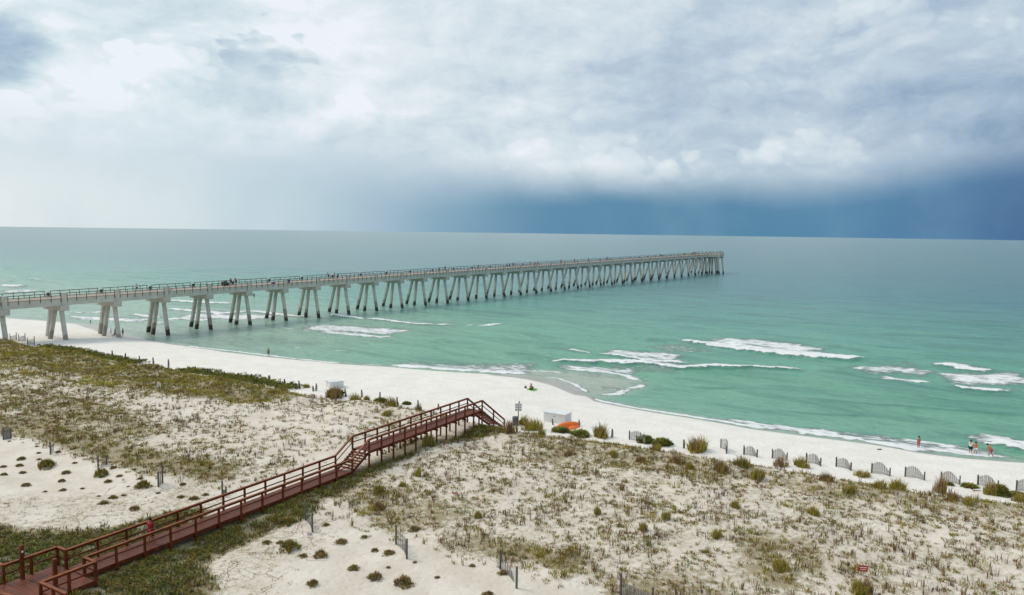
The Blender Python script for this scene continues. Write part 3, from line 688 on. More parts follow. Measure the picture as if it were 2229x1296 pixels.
# joints for a 1.7 m figure, facing +Y
def pose(kind):
    J = dict(pel=(0, 0, .93), bel=(0, 0, 1.08), che=(0, 0, 1.28), neck=(0, .01, 1.45), hd=(0, .02, 1.56), top=(0, .02, 1.66),
             sL=(-.18, 0, 1.38), eL=(-.24, -.02, 1.12), hL=(-.25, .06, .88), sR=(.18, 0, 1.38), eR=(.24, -.02, 1.12), hR=(.25, .06, .88),
             tL=(-.10, 0, .88), kL=(-.11, .03, .48), aL=(-.12, -.01, .08), fL=(-.13, .14, .03), tR=(.10, 0, .88), kR=(.11, .03, .48), aR=(.12, -.01, .08), fR=(.13, .14, .03))
    if kind == 'walk':
        J.update(kL=(-.10, .20, .50), aL=(-.10, .24, .09), fL=(-.10, .40, .05), kR=(.10, -.05, .50), aR=(.10, -.34, .14), fR=(.10, -.24, .04), eL=(-.23, -.12, 1.13), hL=(-.24, -.10, .90), eR=(.23, .08, 1.13), hR=(.23, .24, .95))
    if kind == 'lean':      # leaning forearms on a rail in front
        J.update(bel=(0, .05, 1.07), che=(0, .16, 1.24), neck=(0, .26, 1.38), hd=(0, .33, 1.47), top=(0, .36, 1.57), sL=(-.18, .22, 1.32), sR=(.18, .22, 1.32), eL=(-.22, .34, 1.08), eR=(.22, .34, 1.08), hL=(-.10, .55, 1.08), hR=(.10, .55, 1.08))
    if kind == 'hug':
        J.update(eL=(-.30, .10, 1.20), hL=(-.16, .28, 1.22), eR=(.30, .10, 1.22), hR=(.14, .30, 1.24))
    if kind == 'bend':
        J.update(bel=(0, .06, 1.06), che=(0, .18, 1.20), neck=(0, .30, 1.32), hd=(0, .38, 1.38), top=(0, .44, 1.46), sL=(-.18, .25, 1.26), sR=(.18, .25, 1.26), eL=(-.22, .30, 1.0), eR=(.22, .30, 1.0), hL=(-.18, .40, .80), hR=(.18, .40, .80),
                 kL=(-.11, .14, .50), aL=(-.1, .20, .08), fL=(-.1, .34, .04), kR=(.11, .0, .5), aR=(.11, -.25, .10), fR=(.11, -.12, .03))
    if kind == 'sit':
        J = {k: (x, y, z - .82) for k, (x, y, z) in J.items()}
        J.update(kL=(-.14, .42, .42), aL=(-.12, .62, .10), fL=(-.12, .76, .05), kR=(.14, .42, .42), aR=(.12, .62, .10), fR=(.12, .76, .05), tL=(-.10, .06, .12), tR=(.10, .06, .12), eL=(-.26, .12, .36), hL=(-.12, .36, .42), eR=(.26, .12, .36), hR=(.12, .36, .42))
    if kind == 'wade': pass
    return J
BR = dict(pel=(.155, .11), bel=(.135, .095), che=(.165, .11), neck=.055, hd=.098, top=.075, sL=.062, sR=.062, eL=.043, eR=.043, hL=.04, hR=.04, tL=.088, tR=.088, kL=.06, kR=.06, aL=.042, aR=.042, fL=.038, fR=.038)
BE = [('pel', 'bel'), ('bel', 'che'), ('che', 'neck'), ('neck', 'hd'), ('hd', 'top'), ('che', 'sL'), ('sL', 'eL'), ('eL', 'hL'), ('che', 'sR'), ('sR', 'eR'), ('eR', 'hR'), ('pel', 'tL'), ('tL', 'kL'), ('kL', 'aL'), ('aL', 'fL'), ('pel', 'tR'), ('tR', 'kR'), ('kR', 'aR'), ('aR', 'fR')]
CM = {}
def cmat(c, nm):
    k = (nm, c)
    if k not in CM: CM[k] = simple(nm, c, .8, .08, 6, 0)
    return CM[k]
SKIN = (.48, .26, .17); TAN = (.33, .17, .10); DHAIR = (.02, .014, .012)
PM = {}
def person_mesh(kind, part, c):
    key = (kind, part, c)
    if key in PM: return PM[key]
    J = pose(kind); grow = 1.0
    if part == 'body': names = list(BR); edges = BE; mm = cmat(c, 'skin'); rf = lambda n: BR[n]
    else:
        names = {'shirt': ['bel', 'pel', 'che', 'sL', 'sR', 'eL', 'eR'], 'shorts': ['pel', 'tL', 'tR', 'kL', 'kR'], 'dress': ['pel', 'bel', 'che', 'tL', 'tR', 'kL', 'kR']}[part]
        edges = [e for e in BE if e[0] in names and e[1] in names]; mm = cmat(c, part + '_cloth')
        def rf(n):
            r = BR[n]; g = 1.16
            return (r[0] * g, r[1] * g + .01) if isinstance(r, tuple) else r * 1.3
        J = dict(J)
        if part == 'shirt':
            for s in 'LR': J['e' + s] = tuple(np.array(J['s' + s]) * .35 + np.array(J['e' + s]) * .65)
        for s in 'LR': J['k' + s] = tuple(np.array(J['t' + s]) * (.25 if part == 'shorts' else .05) + np.array(J['k' + s]) * (.75 if part == 'shorts' else .95))
    vs_ = [(*J[n], rf(n)) for n in names]; ed = [(names.index(a), names.index(b)) for a, b in edges]
    m2 = skin_mesh(part, vs_, ed, mm, names.index('pel')); PM[key] = m2; return m2
def hair_mesh(kind, c, hat=False):
    key = (kind, 'hair', c, hat)
    if key in PM: return PM[key]
    J = pose(kind); h = np.array(J['hd']); t_ = np.array(J['top']); ax = (t_ - h) / np.linalg.norm(t_ - h)
    import bmesh
    bm = bmesh.new(); bmesh.ops.create_icosphere(bm, subdivisions=2, radius=.118)
    for v in list(bm.verts):
        if v.co.z < -.02 and v.co.y > -.02: v.co *= .8
        v.co.y -= .018; v.co.z = v.co.z * 1.05
    if hat: bmesh.ops.create_cone(bm, cap_ends=True, segments=14, radius1=.22, radius2=.19, depth=.02)
    me = bpy.data.meshes.new('hair'); bm.to_mesh(me); bm.free()
    me.transform(Matrix.Translation(Vector(h + ax * .055))); me.materials.append(cmat(c, 'hat_cloth' if hat else 'hair')); PM[key] = me; return me
def person(loc, face, kind, label, top=None, low=None, hair=DHAIR, skin=SKIN, s=1.0, hat=False, dress=None, group=None):
    p = empty('person', tuple(loc), face); p.scale = (s, s, s); tag(p, label, 'person', group)
    link('body', person_mesh(kind, 'body', skin), p)
    if dress: link('dress', person_mesh(kind, 'dress', dress), p)
    if top: link('shirt', person_mesh(kind, 'shirt', top), p)
    if low: link('shorts', person_mesh(kind, 'shorts', low), p)
    link('hat' if hat else 'hair', hair_mesh(kind, hair, hat), p)
    return p
def beach_person(px, py, **k): g = on_ground(px, py); return person((g[0], g[1], max(g[2], k.pop('zmin', -9))), **k)
WHITE = (.8, .8, .8); RED = (.55, .02, .02); NAVY = (.02, .025, .06); BLACK = (.012, .012, .014); PINK = (.62, .14, .16); ORANGE = (.75, .25, .06)
SEAW = math.radians(-34)   # turns the +Y facing of a figure out to sea
beach_person(1999, 978.5, face=SEAW + .9, kind='stand', label='person in a pink swimsuit standing alone at the edge of the surf', dress=PINK, skin=(.5, .2, .16), s=.95)
beach_person(2112, 991, face=SEAW - .5, kind='hug', label='person in white shirt and black shorts with an arm round a companion', top=WHITE, low=BLACK, s=1.05)
beach_person(2122.5, 992.5, face=SEAW + .3, kind='hug', label='person in orange top and white skirt held by the one in white', top=ORANGE, low=WHITE, s=.98)
beach_person(2156.5, 997, face=SEAW + 1.2, kind='bend', label='person in orange top and pink trousers stepping through the swash at right', top=ORANGE, low=PINK, s=1.05)
beach_person(584.5, 776, face=SEAW + .6, kind='stand', label='bare-chested person in dark shorts at the waterline left of centre', low=(.12, .05, .05), skin=TAN, s=.95)
g = on_ground(1156, 849.5)
sit = person((g[0], g[1], g[2] + .02), SEAW + .2, 'sit', 'person in dark swimwear sitting on a green towel on the sand', low=BLACK, skin=TAN, s=1.1)
cloth_g = simple('green_towel_cloth', (.25, .55, .12), .9, .1, 6, .05)
tw = MB()
for i in range(6):
    for j in range(3):
        tw.box((-.45 + j * .42, -.55 + i * .36, .012 + .008 * ((i * 5 + j * 3) % 3)), (.43, .37, .02))
tg = tw.build('beach_towel', cloth_g, None, (g[0], g[1], g[2] + .0)); tg.rotation_euler = (0, 0, SEAW + .3); tag(tg, 'green beach towel spread on the sand under the seated person', 'towel')
g = on_ground(1144, 845.5)
bgm = MB().tube((0, 0, 0), (0, 0, .3), .2, .16, 10).bar((-.14, 0, .3), (0, 0, .45), .03).bar((.14, 0, .3), (0, 0, .45), .03)
tag(bgm.build('beach_bag', m_bin, None, tuple(g)), 'small grey bag on the sand beside the seated person', 'bag')
beach_person(267.5, 731.5, face=SEAW + 2, kind='stand', label='person in pink top and dark trousers standing right of a pier pile', top=(.7, .25, .45), low=(.08, .02, .06), s=1.0)
beach_person(251, 731.5, face=SEAW + 1, kind='lean', label='person in teal shirt bending over beach things beside a pier pile', top=(.12, .3, .28), low=(.3, .3, .3), s=1.0)
g = on_ground(247, 732)
ch = empty('folding_chair', tuple(g), 1.2); tag(ch, 'low tan folding beach chair in the sand beside a pier pile', 'chair')
ctan = simple('tan_canvas', (.42, .30, .16), .85, .1, 5, .05)
MB().box((0, 0, .28), (.55, .5, .04)).build('seat', ctan, ch); MB().bar((0, -.25, .28), (0, -.5, .85), .52, .04, up=(0, 1, 0)).build('backrest', ctan, ch)
for sx in (-.26, .26): MB().bar((sx, -.3, 0), (sx, .25, .3), .035).bar((sx, .3, 0), (sx, -.25, .3), .035).build('leg', m_grey, ch)
g = on_ground(241, 731)
um = empty('closed_umbrella', tuple(g)); tag(um, 'white half-folded beach umbrella stuck in the sand under the pier', 'umbrella')
MB().tube((0, 0, -.3), (.15, 0, 2.0), .02).build('pole', m_white, um); MB().tube((.02, 0, .5), (.13, 0, 1.75), .22, .03, 9).build('canopy', m_white, um)
p = at(233, 706, 0); person((p[0], p[1], -.45), SEAW, 'stand', 'person in dark shorts wading ankle deep between the pier piles', low=BLACK, skin=TAN)
p = at(197, 702.5, 0); person((p[0], p[1], -1.05), SEAW, 'stand', 'bather up to the chest in the surf left of the wading person', low=BLACK, skin=TAN)
# paddleboarder beyond the pier
p = at(553, 650.5, 0)
bd = empty('paddleboard', (p[0], p[1], .13), .25); tag(bd, 'white stand-up paddleboard on calm water behind the pier', 'paddleboard')
n_ = 14; mb = MB()
for zc_ in (.06, -.06):
    for k in range(n_ + 1):
        y = -1.75 + 3.5 * k / n_; w_ = .40 * (max(0, 1 - abs(y / 1.75) ** 2.6)) ** .6 + .01
        mb.v += [(y, -w_, zc_ + .10 * max(0, y - .9) ** 2), (y, w_, zc_ + .10 * max(0, y - .9) ** 2)]
q_ = 2 * (n_ + 1)
for k in range(n_):
    a = 2 * k; mb.f += [(a, a + 2, a + 3, a + 1), (q_ + a, q_ + a + 1, q_ + a + 3, q_ + a + 2), (a, q_ + a, q_ + a + 2, a + 2), (a + 1, a + 3, q_ + a + 3, q_ + a + 1)]
mb.build('hull', m_white, bd); MB().box((-1.5, 0, -.15), (.2, .03, .22)).build('fin', m_black, bd)
person((p[0], p[1], .19), SEAW + 1.0, 'stand', 'dark figure standing on the paddleboard behind the pier', top=BLACK, low=BLACK, skin=TAN)
pd = MB().tube((.3, .2, .0), (.25, .25, 2.0), .02).box((.3, .2, -.1), (.03, .2, .4)); tag(pd.build('paddle', m_black, None, (p[0], p[1], .1)), 'long dark paddle held upright on the paddleboard', 'paddle')
p = at(487, 642, 0); person((p[0], p[1], -1.35), SEAW, 'stand', 'bather with only head and shoulders above water just beyond the pier', low=BLACK, skin=TAN)
# people on the pier deck
PIER_P = [  # px, across (0 near rail .. -6.3 far rail), pose, top, low, hat, label
    (298, -4.9, 'walk', WHITE, BLACK, 0, 'person in white shirt and black shorts walking on the pier at left'),
    (514, -5.2, 'lean', RED, NAVY, 0, 'person in bright red shirt at the far rail of the pier'),
    (503, -5.6, 'bend', (.10, .02, .06), BLACK, 0, 'person in dark clothes bending behind the cart next to the red shirt'),
    (728, -5.4, 'stand', None, (.45, .25, .2), 0, 'bare-chested person in pale shorts at the far pier rail'),
    (715, -5.6, 'lean', (.5, .2, .12), BLACK, 0, 'person in rusty brown top leaning on the far pier rail'),
    (734, -.6, 'bend', (.05, .03, .04), NAVY, 0, 'person in dark clothes crouched at the near pier rail'),
    (968.5, -5.4, 'stand', (.10, .04, .06), BLACK, 0, 'person in dark maroon shirt standing against the pier sky line'),
    (955, -1.2, 'lean', BLACK, NAVY, 0, 'person in black leaning on the near rail below the maroon shirt'),
    (1040, -1.0, 'lean', (.15, .05, .04), BLACK, 0, 'person in brown top at the near rail mid pier'),
    (1033, -4.5, 'walk', WHITE, NAVY, 0, 'person in white shirt walking mid pier'),
    (1052.5, -5.4, 'stand', WHITE, (.3, .3, .35), 1, 'person in white with a wide white hat mid pier'),
    (1109, -5.5, 'lean', WHITE, NAVY, 0, 'person in white top and navy shorts at the far rail, left of the tall one'),
    (1122.5, -5.4, 'stand', WHITE, WHITE, 0, 'tall person all in white standing at the far rail'),
    (1117, -4.0, 'bend', NAVY, BLACK, 0, 'person in navy bending over beside the one all in white'),
    (1154, -3.0, 'stand', (.12, .35, .22), (.5, .4, .4), 0, 'person in green shirt on the outer half of the pier'),
    (1163, -.8, 'lean', (.70, .12, .10), (.5, .2, .2), 0, 'person in salmon red shirt leaning on the near rail'),
    (1170, -4.5, 'walk', (.75, .35, .35), NAVY, 0, 'person in pale pink shirt walking on the outer pier'),
    (1221, -3.0, 'stand', (.4, .1, .08), BLACK, 0, 'person in brick red shirt midway across the outer pier'),
    (1250.5, -5.2, 'stand', (.45, .07, .05), (.35, .1, .08), 0, 'person in red shirt and reddish shorts by a far pier lamp'),
    (1281, -4.0, 'walk', (.10, .16, .3), BLACK, 0, 'person in blue shirt walking on the outer pier'),
    (1323, -5.0, 'lean', (.22, .02, .04), BLACK, 0, 'person in dark red shirt at the far rail of the outer pier'),
    (1319, -2.5, 'stand', (.35, .06, .06), NAVY, 0, 'person in faded red beside the dark red shirt'),
    (1411, -4.4, 'stand', WHITE, (.3, .25, .2), 0, 'person in white shirt with tan shorts far along the pier'),
    (1434.5, -1.5, 'lean', WHITE, NAVY, 0, 'person in white top at the near rail far along the pier'),
    (1438.5, -5.2, 'lean', NAVY, NAVY, 0, 'person all in navy close to a white one far along the pier'),
    (1440.5, -4.8, 'stand', WHITE, BLACK, 1, 'person in white wearing a white hat far along the pier'),
    (1476.5, -3.2, 'stand', WHITE, (.2, .2, .2), 0, 'person in white shirt and grey shorts short of the pier head'),
    (1489, -3.2, 'stand', (.7, .35, .05), BLACK, 0, 'person in orange yellow shirt short of the pier head')]
def on_pier(px, du_):
    u = PU + du_; v = v_for_px(px, u, -1.0); x, y = to_xy(u, v); return x, y, top_z(v) - .96
for k, (px, du_, kd, tp, lw, ht, lb) in enumerate(PIER_P):
    x, y, z = on_pier(px, du_); person((x, y, z), SEAW + (1.57 if du_ < -3.5 else -1.57) * (1 if kd == 'lean' else 0) + (k * 1.3 % 3 - 1.5 if kd != 'lean' else 0), kd, lb, tp, lw, hair=WHITE if ht else DHAIR, skin=TAN if k % 2 else SKIN, hat=bool(ht), s=1.14 + .06 * ((k * 7) % 3 - 1))
HEAD = [(1507, WHITE, 'white'), (1513, (.15, .2, .35), 'denim blue'), (1521, (.75, .55, .5), 'pale pink'), (1529, (.3, .12, .08), 'brown'), (1533.5, WHITE, 'white'), (1537, (.05, .1, .3), 'deep blue'), (1544, (.5, .45, .4), 'beige'), (1549, (.6, .3, .05), 'amber'), (1554, WHITE, 'white'), (1561, (.35, .08, .06), 'brick red'), (1567, BLACK, 'black'), (1572, WHITE, 'white')]
seen = {}
for k, (px, c, nm) in enumerate(HEAD):
    du_ = (-5.5, -1.0, -3.5, .6)[k % 4] if px > 1540 else (-5.2, -1.2, -3)[k % 3]
    x, y, z = on_pier(px, du_); seen[nm] = seen.get(nm, 0) + 1
    od = {1: 'leftmost', 2: 'second from left', 3: 'third from left', 4: 'rightmost'}[seen[nm]] if nm == 'white' else 'the only one'
    person((x, y, z), SEAW + 1.2 * (k % 3 - 1), ('stand', 'lean', 'walk')[k % 3], f'person in {nm} top among the pier head crowd' + (f', {od} in white' if nm == 'white' else ''), c, (NAVY, BLACK, (.3, .28, .25))[k % 3], s=1.15, hair=WHITE if k % 4 == 0 else DHAIR, hat=k % 4 == 0, group='anglers crowded on the pier head')
# things on the pier
x, y, z = on_pier(490, -5.3)
ct = empty('fishing_cart', (x, y, z), PHI + math.pi / 2); tag(ct, 'loaded olive fishing cart with two wheels by the far pier rail', 'cart')
ol = simple('olive_tarpaulin', (.14, .13, .05), .85, .2, 4, .1)
MB().box((0, 0, .62), (1.9, .8, .45)).build('tray', m_bin, ct, bevel=.03); MB().box((-.2, 0, .98), (1.5, .7, .3)).box((.2, 0, 1.18), (.7, .5, .2)).build('load', ol, ct, bevel=.08)
for sx in (-.5, .5): MB().tube((sx, -.46, .28), (sx, -.40, .28), .28, n=14).tube((sx, .40, .28), (sx, .46, .28), .28, n=14).build('wheel', m_black, ct)
MB().bar((.95, -.3, .7), (1.5, -.3, 1.1), .04).bar((.95, .3, .7), (1.5, .3, 1.1), .04).bar((1.5, -.3, 1.1), (1.5, .3, 1.1), .04).build('handle', m_bin, ct)
x, y, z = on_pier(595, -2.6)
cl = empty('cooler_box', (x, y, z), PHI + .2); tag(cl, 'blue cooler with a white lid on the pier deck left of centre', 'cooler')
MB().box((0, 0, .22), (.5, 1.0, .44)).build('tub', simple('blue_plastic', (.03, .10, .25), .5), cl, bevel=.03); MB().box((0, 0, .50), (.53, 1.04, .1)).build('lid', m_white, cl, bevel=.02)
x, y, z = on_pier(589, -2.6); MBc = MB().tube((0, 0, 0), (0, 0, .42), .15, .17, 12).tube((0, 0, .42), (0, 0, .46), .18, .18, 12); tag(MBc.build('bucket', m_white, None, (x, y, z)), 'white lidded bucket on the deck left of the blue cooler', 'bucket')
x, y, z = on_pier(629, -1.1); bn_ = MB().tube((0, 0, 0), (0, 0, .9), .24, .28, 12).tube((0, 0, .9), (0, 0, .97), .3, .2, 12); tag(bn_.build('litter_bin', simple('blue_drum', (.02, .04, .14), .5), None, (x, y, z)), 'dark blue litter drum at the near rail of the pier', 'bin')
v_ = v_for_px(370, PU + .3, -.35); x, y = to_xy(PU + .36, v_)
sg = empty('rail_sign', (x, y, top_z(v_)), PHI + math.pi / 2); tag(sg, 'pink and white notice board hung on the near pier rail', 'sign')
MB().box((0, 0, -.35), (.95, .04, .62)).build('panel', simple('pink_sign_board', (.75, .30, .27), .6), sg)
for k in range(3): MB().box((0, -.028, -.17 - k * .17), (.75 - k * .1, .012, .07)).build('lettering', m_white, sg)
for sx in (-.3, .3): MB().box((sx, .06, -.02), (.04, .1, .08)).build('bracket', m_grey, sg)

# ------------------------------------------------------------------ the red boardwalk
A3 = at(181, 1212.3, 4.6); B3 = at(765, 998.9, 4.6)
dB = (B3 - A3)[:2]; LB = np.hypot(*dB); dB = dB / LB; PB = math.atan2(dB[1], dB[0])   # local x along the walk, local y to the left (far side)
walk = empty('boardwalk', (A3[0], A3[1], 0), PB); tag(walk, 'red wooden boardwalk with handrails crossing the dunes to the beach', 'boardwalk')
nB = np.array([-dB[1], dB[0]])
def loc2w(a, c): return A3[0] + a * dB[0] + c * nB[0], A3[1] + a * dB[1] + c * nB[1]
def hit(px, py, c=0.0):          # where a sight line meets the upright plane at offset c
    d = ray(px, py); o3 = np.array([0, 0, CAM_H]); n3 = np.array([nB[0], nB[1], 0]); p0 = np.array([A3[0] + c * nB[0], A3[1] + c * nB[1], 0])
    t_ = ((p0 - o3) @ n3) / (d @ n3); p = o3 + t_ * d; return float((p[:2] - A3[:2]) @ dB), float(p[2])
def atloc(px, py, z): p = at(px, py, z); q = p[:2] - A3[:2]; return float(q @ dB), float(q @ nB)
WB = 1.82; RZ = 4.6; DZ = 3.42; DZ2 = 4.72; RZ2 = 5.88
near_a = [hit(x, np.interp(x, [181, 420, 500, 765], [1212.3, 1125.7, 1097.3, 998.9]))[0] for x in (250.6, 312.8, 369, 423.8, 474.3, 523, 569, 613.8, 655, 694.6, 730.6)]
aS0 = LB; aS1 = LB + 2.25; aE = hit(1048.3, 875.5)[0]; aF, zF = hit(1096.4, 912.6)
nup = 12; up_a = [aS1 + (aE - aS1) * k / (nup - 1) for k in range(nup)]
zFd = zF - 1.15
def wpost(a, c, zt, w=.13, name='post', zb=None):
    x, y = loc2w(a, c); g_ = float(ground(np.array([x]), np.array([y]))[0]) - .5 if zb is None else zb
    return MB().box((a, c, (g_ + zt) / 2), (w, w, zt - g_)).build(name, m_wood, walk)
def rail(p, q):
    p = np.array(p, float); q = np.array(q, float)
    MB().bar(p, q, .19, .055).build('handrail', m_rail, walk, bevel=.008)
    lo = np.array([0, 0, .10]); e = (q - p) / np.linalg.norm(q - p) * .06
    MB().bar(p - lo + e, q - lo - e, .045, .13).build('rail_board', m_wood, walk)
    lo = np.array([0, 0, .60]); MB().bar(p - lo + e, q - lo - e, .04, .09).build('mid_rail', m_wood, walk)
cN, cF = -.09, WB + .09
for c in (cN, cF):
    for a in near_a: wpost(a, c, RZ - .03)
    wpost(aS0, c, RZ - .03)
    for a in up_a: wpost(a, c, RZ2 - .03)
    for k in (.5, 1.0): wpost(aE + (aF - aE) * k, c, RZ2 + (zF - RZ2) * k - .03)
    rail((0, c, RZ), (aS0, c, RZ)); rail((aS0, c, RZ), (aS1, c, RZ2)); rail((aS1, c, RZ2), (aE, c, RZ2)); rail((aE, c, RZ2), (aF, c, zF))
# cross beams and side joists
for (a0, a1, z) in ((0.0, aS0, DZ), (aS1, aE, DZ2)):
    for c in (.03, WB - .03): MB().bar((a0, c, z - .16), (a1, c, z - .16), .05, .22).build('joist', m_wood, walk)
for a, z in [(a, DZ) for a in near_a + [aS0]] + [(a, DZ2) for a in up_a]: MB().bar((a + .09, -.2, z - .36), (a + .09, WB + .2, z - .36), .05, .18).build('cross_beam', m_wood, walk)
# deck boards
pl_me = MB().box((0, WB / 2, 0), (.132, WB, .036)).mesh('plank', m_deckw)
n_pl = 0; rest = MB()
def planks(a0, a1, z, c0=0.0, c1=WB):
    global n_pl
    k = 0; a = a0 + .07
    while a < a1 - .05:
        jz = .004 * ((k * 37) % 5 - 2) / 2; jy = .012 * ((k * 53) % 7 - 3) / 3
        if c0 == 0.0 and c1 == WB and n_pl < 250: link('plank', pl_me, walk, (a, jy, z - .018 + jz)); n_pl += 1
        elif n_pl < 295: MB().box((a, (c0 + c1) / 2 + jy, z - .018 + jz), (.132, c1 - c0, .036)).build('plank', m_deckw, walk); n_pl += 1
        else: rest.box((a, (c0 + c1) / 2 + jy, z - .018 + jz), (.132, c1 - c0, .036))
        a += .142; k += 1
# landing at the near end: outline traced on the rails
c1a, c1c = atloc(207, 1222.7, RZ); c2a, c2c = atloc(84.8, 1266, RZ); c3a, c3c = atloc(151, 1296, RZ)
f1a, f1c = atloc(125.3, 1189.7, RZ); f2a, f2c = atloc(7.5, 1231, RZ)
fw = max(f1c, f2c); fr0 = atloc(147, 1198, RZ)[0]; nw = min(c1c, c2c)
planks(aS0 * 0 + .0, aS0, DZ)
planks(-7.2, 0.0, DZ, nw, fw); 
planks(aS1, aE, DZ2)
if rest.v: o = rest.build('deck_boards', m_deckw, walk); o['kind'] = 'stuff'
xa = c2a
for c in (nw, WB / 2, fw): MB().bar((-7.2, c, DZ - .16), (0, c, DZ - .16), .05, .22).build('joist', m_wood, walk)
MB().bar((0.02, nw, DZ - .16), (0.02, fw, DZ - .16), .05, .22).build('joist', m_wood, walk)
rail((0, cN, RZ), (0, nw, RZ)); rail((0, nw, RZ), (xa, nw, RZ)); rail((xa, nw, RZ), (xa, nw - 2.6, RZ))
rail((0, cF, RZ), (0, fw, RZ)); rail((0, fw, RZ), (f2a, fw, RZ)); rail((f2a, fw, RZ), (f2a, fw + 1.6, RZ))
for a, c in ((0, cN), (0, nw), (xa / 2, nw), (xa, nw), (xa, nw - 1.3), (0, cF), (0, fw), (f2a / 2, fw), (f2a, fw), (f2a, fw + 1.5)): wpost(a, c, RZ - .03, .15)
# the walk goes on to the right of the landing and back towards the house
for k in range(18): MB().box((xa - .12 - k * .142, nw - 1.35, DZ - .018), (.132, 2.6, .036)).build('plank', m_deckw, walk) if k < 14 else None
s1a, s1c = atloc(0, 1281, RZ); s2a, s2c = atloc(30, 1298, RZ)
rail((s1a - .4, s1c + .4 * 0, RZ), (s2a, s2c, RZ)); wpost(s1a - .4, s1c, RZ - .03, .15)
# two tall posts at the middle of the landing
for px, py, pz in ((46, 1187, 5.55), (118.5, 1217, 5.15)):
    a_, c_ = atloc(px, py, pz); c_ = min(max(c_, nw + .15), fw - .12); wpost(a_, c_, pz, .2, 'tall_post')
a_, c_ = atloc(46, 1190, 5.5); MB().box((a_ - .0, min(c_, fw - .12) - .13, 5.2), (.08, .06, .1)).build('fixture', m_white, walk)  # small white piece on the tall post
# stairs: treads and stringers
def stairs(a0, z0, a1, z1, n):
    for c in (.03, WB - .03): MB().bar((a0, c, z0 - .2), (a1, c, z1 - .2), .05, .26).build('stringer', m_wood, walk)
    for k in range(1, n):
        t_ = k / n; MB().box((a0 + (a1 - a0) * t_, WB / 2, z0 + (z1 - z0) * t_ - .02), (.30, WB - .08, .05)).build('stair_tread', m_deckw, walk)
stairs(aS0, DZ, aS1, DZ2, 8)
g_ = on_ground(1088, 932)[2]
stairs(aE, DZ2, aF, max(zFd, g_), 11)
# person on the boardwalk
a_, c_ = atloc(328, 1182, DZ); c_ = min(max(c_, .5), WB - .5); x, y = loc2w(a_, c_)
person((x, y, DZ), PB + math.pi / 2 + .2, 'walk', 'person in red shirt walking down the red boardwalk towards us', (.42, .015, .03), (.25, .03, .04), skin=TAN, s=1.04)

# ------------------------------------------------------------------ storage boxes, kayaks, beach sign, bin
def storage_box(px, py, L1, L2, H_, yaw, label):
    """near corner of the lid at the pixel; L2 runs right, L1 runs left"""
    pf = at(px, py, 1.75 + H_); g0 = float(ground(pf[0:1], pf[1:2])[0]) - .2; H_ = 1.75 + H_ - g0
    o = empty('storage_box', (pf[0], pf[1], g0), yaw); tag(o, label, 'storage box')
    MB().box((L2 / 2, L1 / 2, H_ / 2 - .04), (L2 - .08, L1 - .08, H_ - .08)).build('wall', m_white, o)
    MB().box((L2 / 2, L1 / 2, H_ - .03), (L2 + .1, L1 + .1, .07)).build('lid', m_white, o, bevel=.01)
    for c, sz in (((.045, L1 * .22, H_ * .5), (.03, .03, H_ - .1)), ((.03, L1 * .72, H_ * .5), (.04, .07, H_ - .1)), ((L2 * .5, .03, H_ * .5), (.07, .04, H_ - .1))): MB().box(c, sz).build('batten', m_white, o)
    MB().box((.03, L1 * .5, H_ * .72), (.05, .14, .09)).build('latch', m_grey, o)
    return o
storage_box(718.6, 832.1, 2.1, 2.1, 1.05, math.radians(33), 'white wooden storage box on the beach behind a tall grass clump')
storage_box(1229.4, 903.4, 3.0, 1.9, 1.1, math.radians(58), 'white wooden storage box beside the orange kayaks')
def kayak(px, py, rz, tilt, label, m, L=3.3):
    g = on_ground(px, py); o = empty('kayak', (g[0], g[1], g[2] + .05), rz); tag(o, label, 'kayak', 'orange kayaks by the storage box')
    n = 18; k_ = 10; V_ = []; Fq = []
    for i in range(n + 1):
        t_ = i / n * 2 - 1; w_ = .50 * max(0.02, 1 - abs(t_) ** 2.4) ** .7; hh_ = .30 * max(.08, 1 - abs(t_) ** 3) ** .6; rise = .22 * abs(t_) ** 3
        for j in range(k_): th_ = 2 * math.pi * j / k_; V_.append((t_ * L / 2, w_ * math.cos(th_), rise + hh_ * math.sin(th_) * (1.5 if math.sin(th_) < 0 else .9) + .25))
    for i in range(n):
        for j in range(k_): Fq.append((i * k_ + j, (i + 1) * k_ + j, (i + 1) * k_ + (j + 1) % k_, i * k_ + (j + 1) % k_))
    mb = MB(); mb.v = V_; mb.f = Fq + [tuple(range(k_))[::-1], tuple(range(n * k_, n * k_ + k_))]
    R_ = Matrix.Rotation(tilt, 4, 'X') @ Matrix.Rotation(-.12, 4, 'Y')
    me = mb.mesh('hull', m); me.transform(R_); me.polygons.foreach_set('use_smooth', [True] * len(me.polygons)); h_ = link('hull', me, o)
    for sx in (-.55, .45):
        me = MB().tube((sx, 0, .44), (sx, 0, .40), .27, .22, 12).mesh('seat_well', m_black); me.transform(R_); link('seat_well', me, o)
    me = MB().box((0, .0, .46), (2.3, .05, .03)).mesh('deck_line', m_orange2); me.transform(R_); link('deck_line', me, o)
    return o
kayak(1231, 930, math.radians(38), math.radians(62), 'overturned amber orange kayak leaning nearest the white box', m_orange2, 3.4)
kayak(1250, 931, math.radians(55), math.radians(168), 'overturned bright orange kayak lying at the right of its pair', m_orange, 3.5)
g = on_ground(1128, 918); s_ = pxm(1128, 918)
bs = empty('beach_sign', tuple(g), PHI * 0 + .05); tag(bs, 'white beach notice boards on a red post by the boardwalk stairs', 'sign')
hS = (918 - 876) / s_
MB().box((0, .05, hS / 2), (.10, .10, hS)).build('post', m_wood, bs)
blk = simple('printed_ink', (.10, .12, .16), .6); blu = simple('blue_print', (.12, .2, .45), .6); 
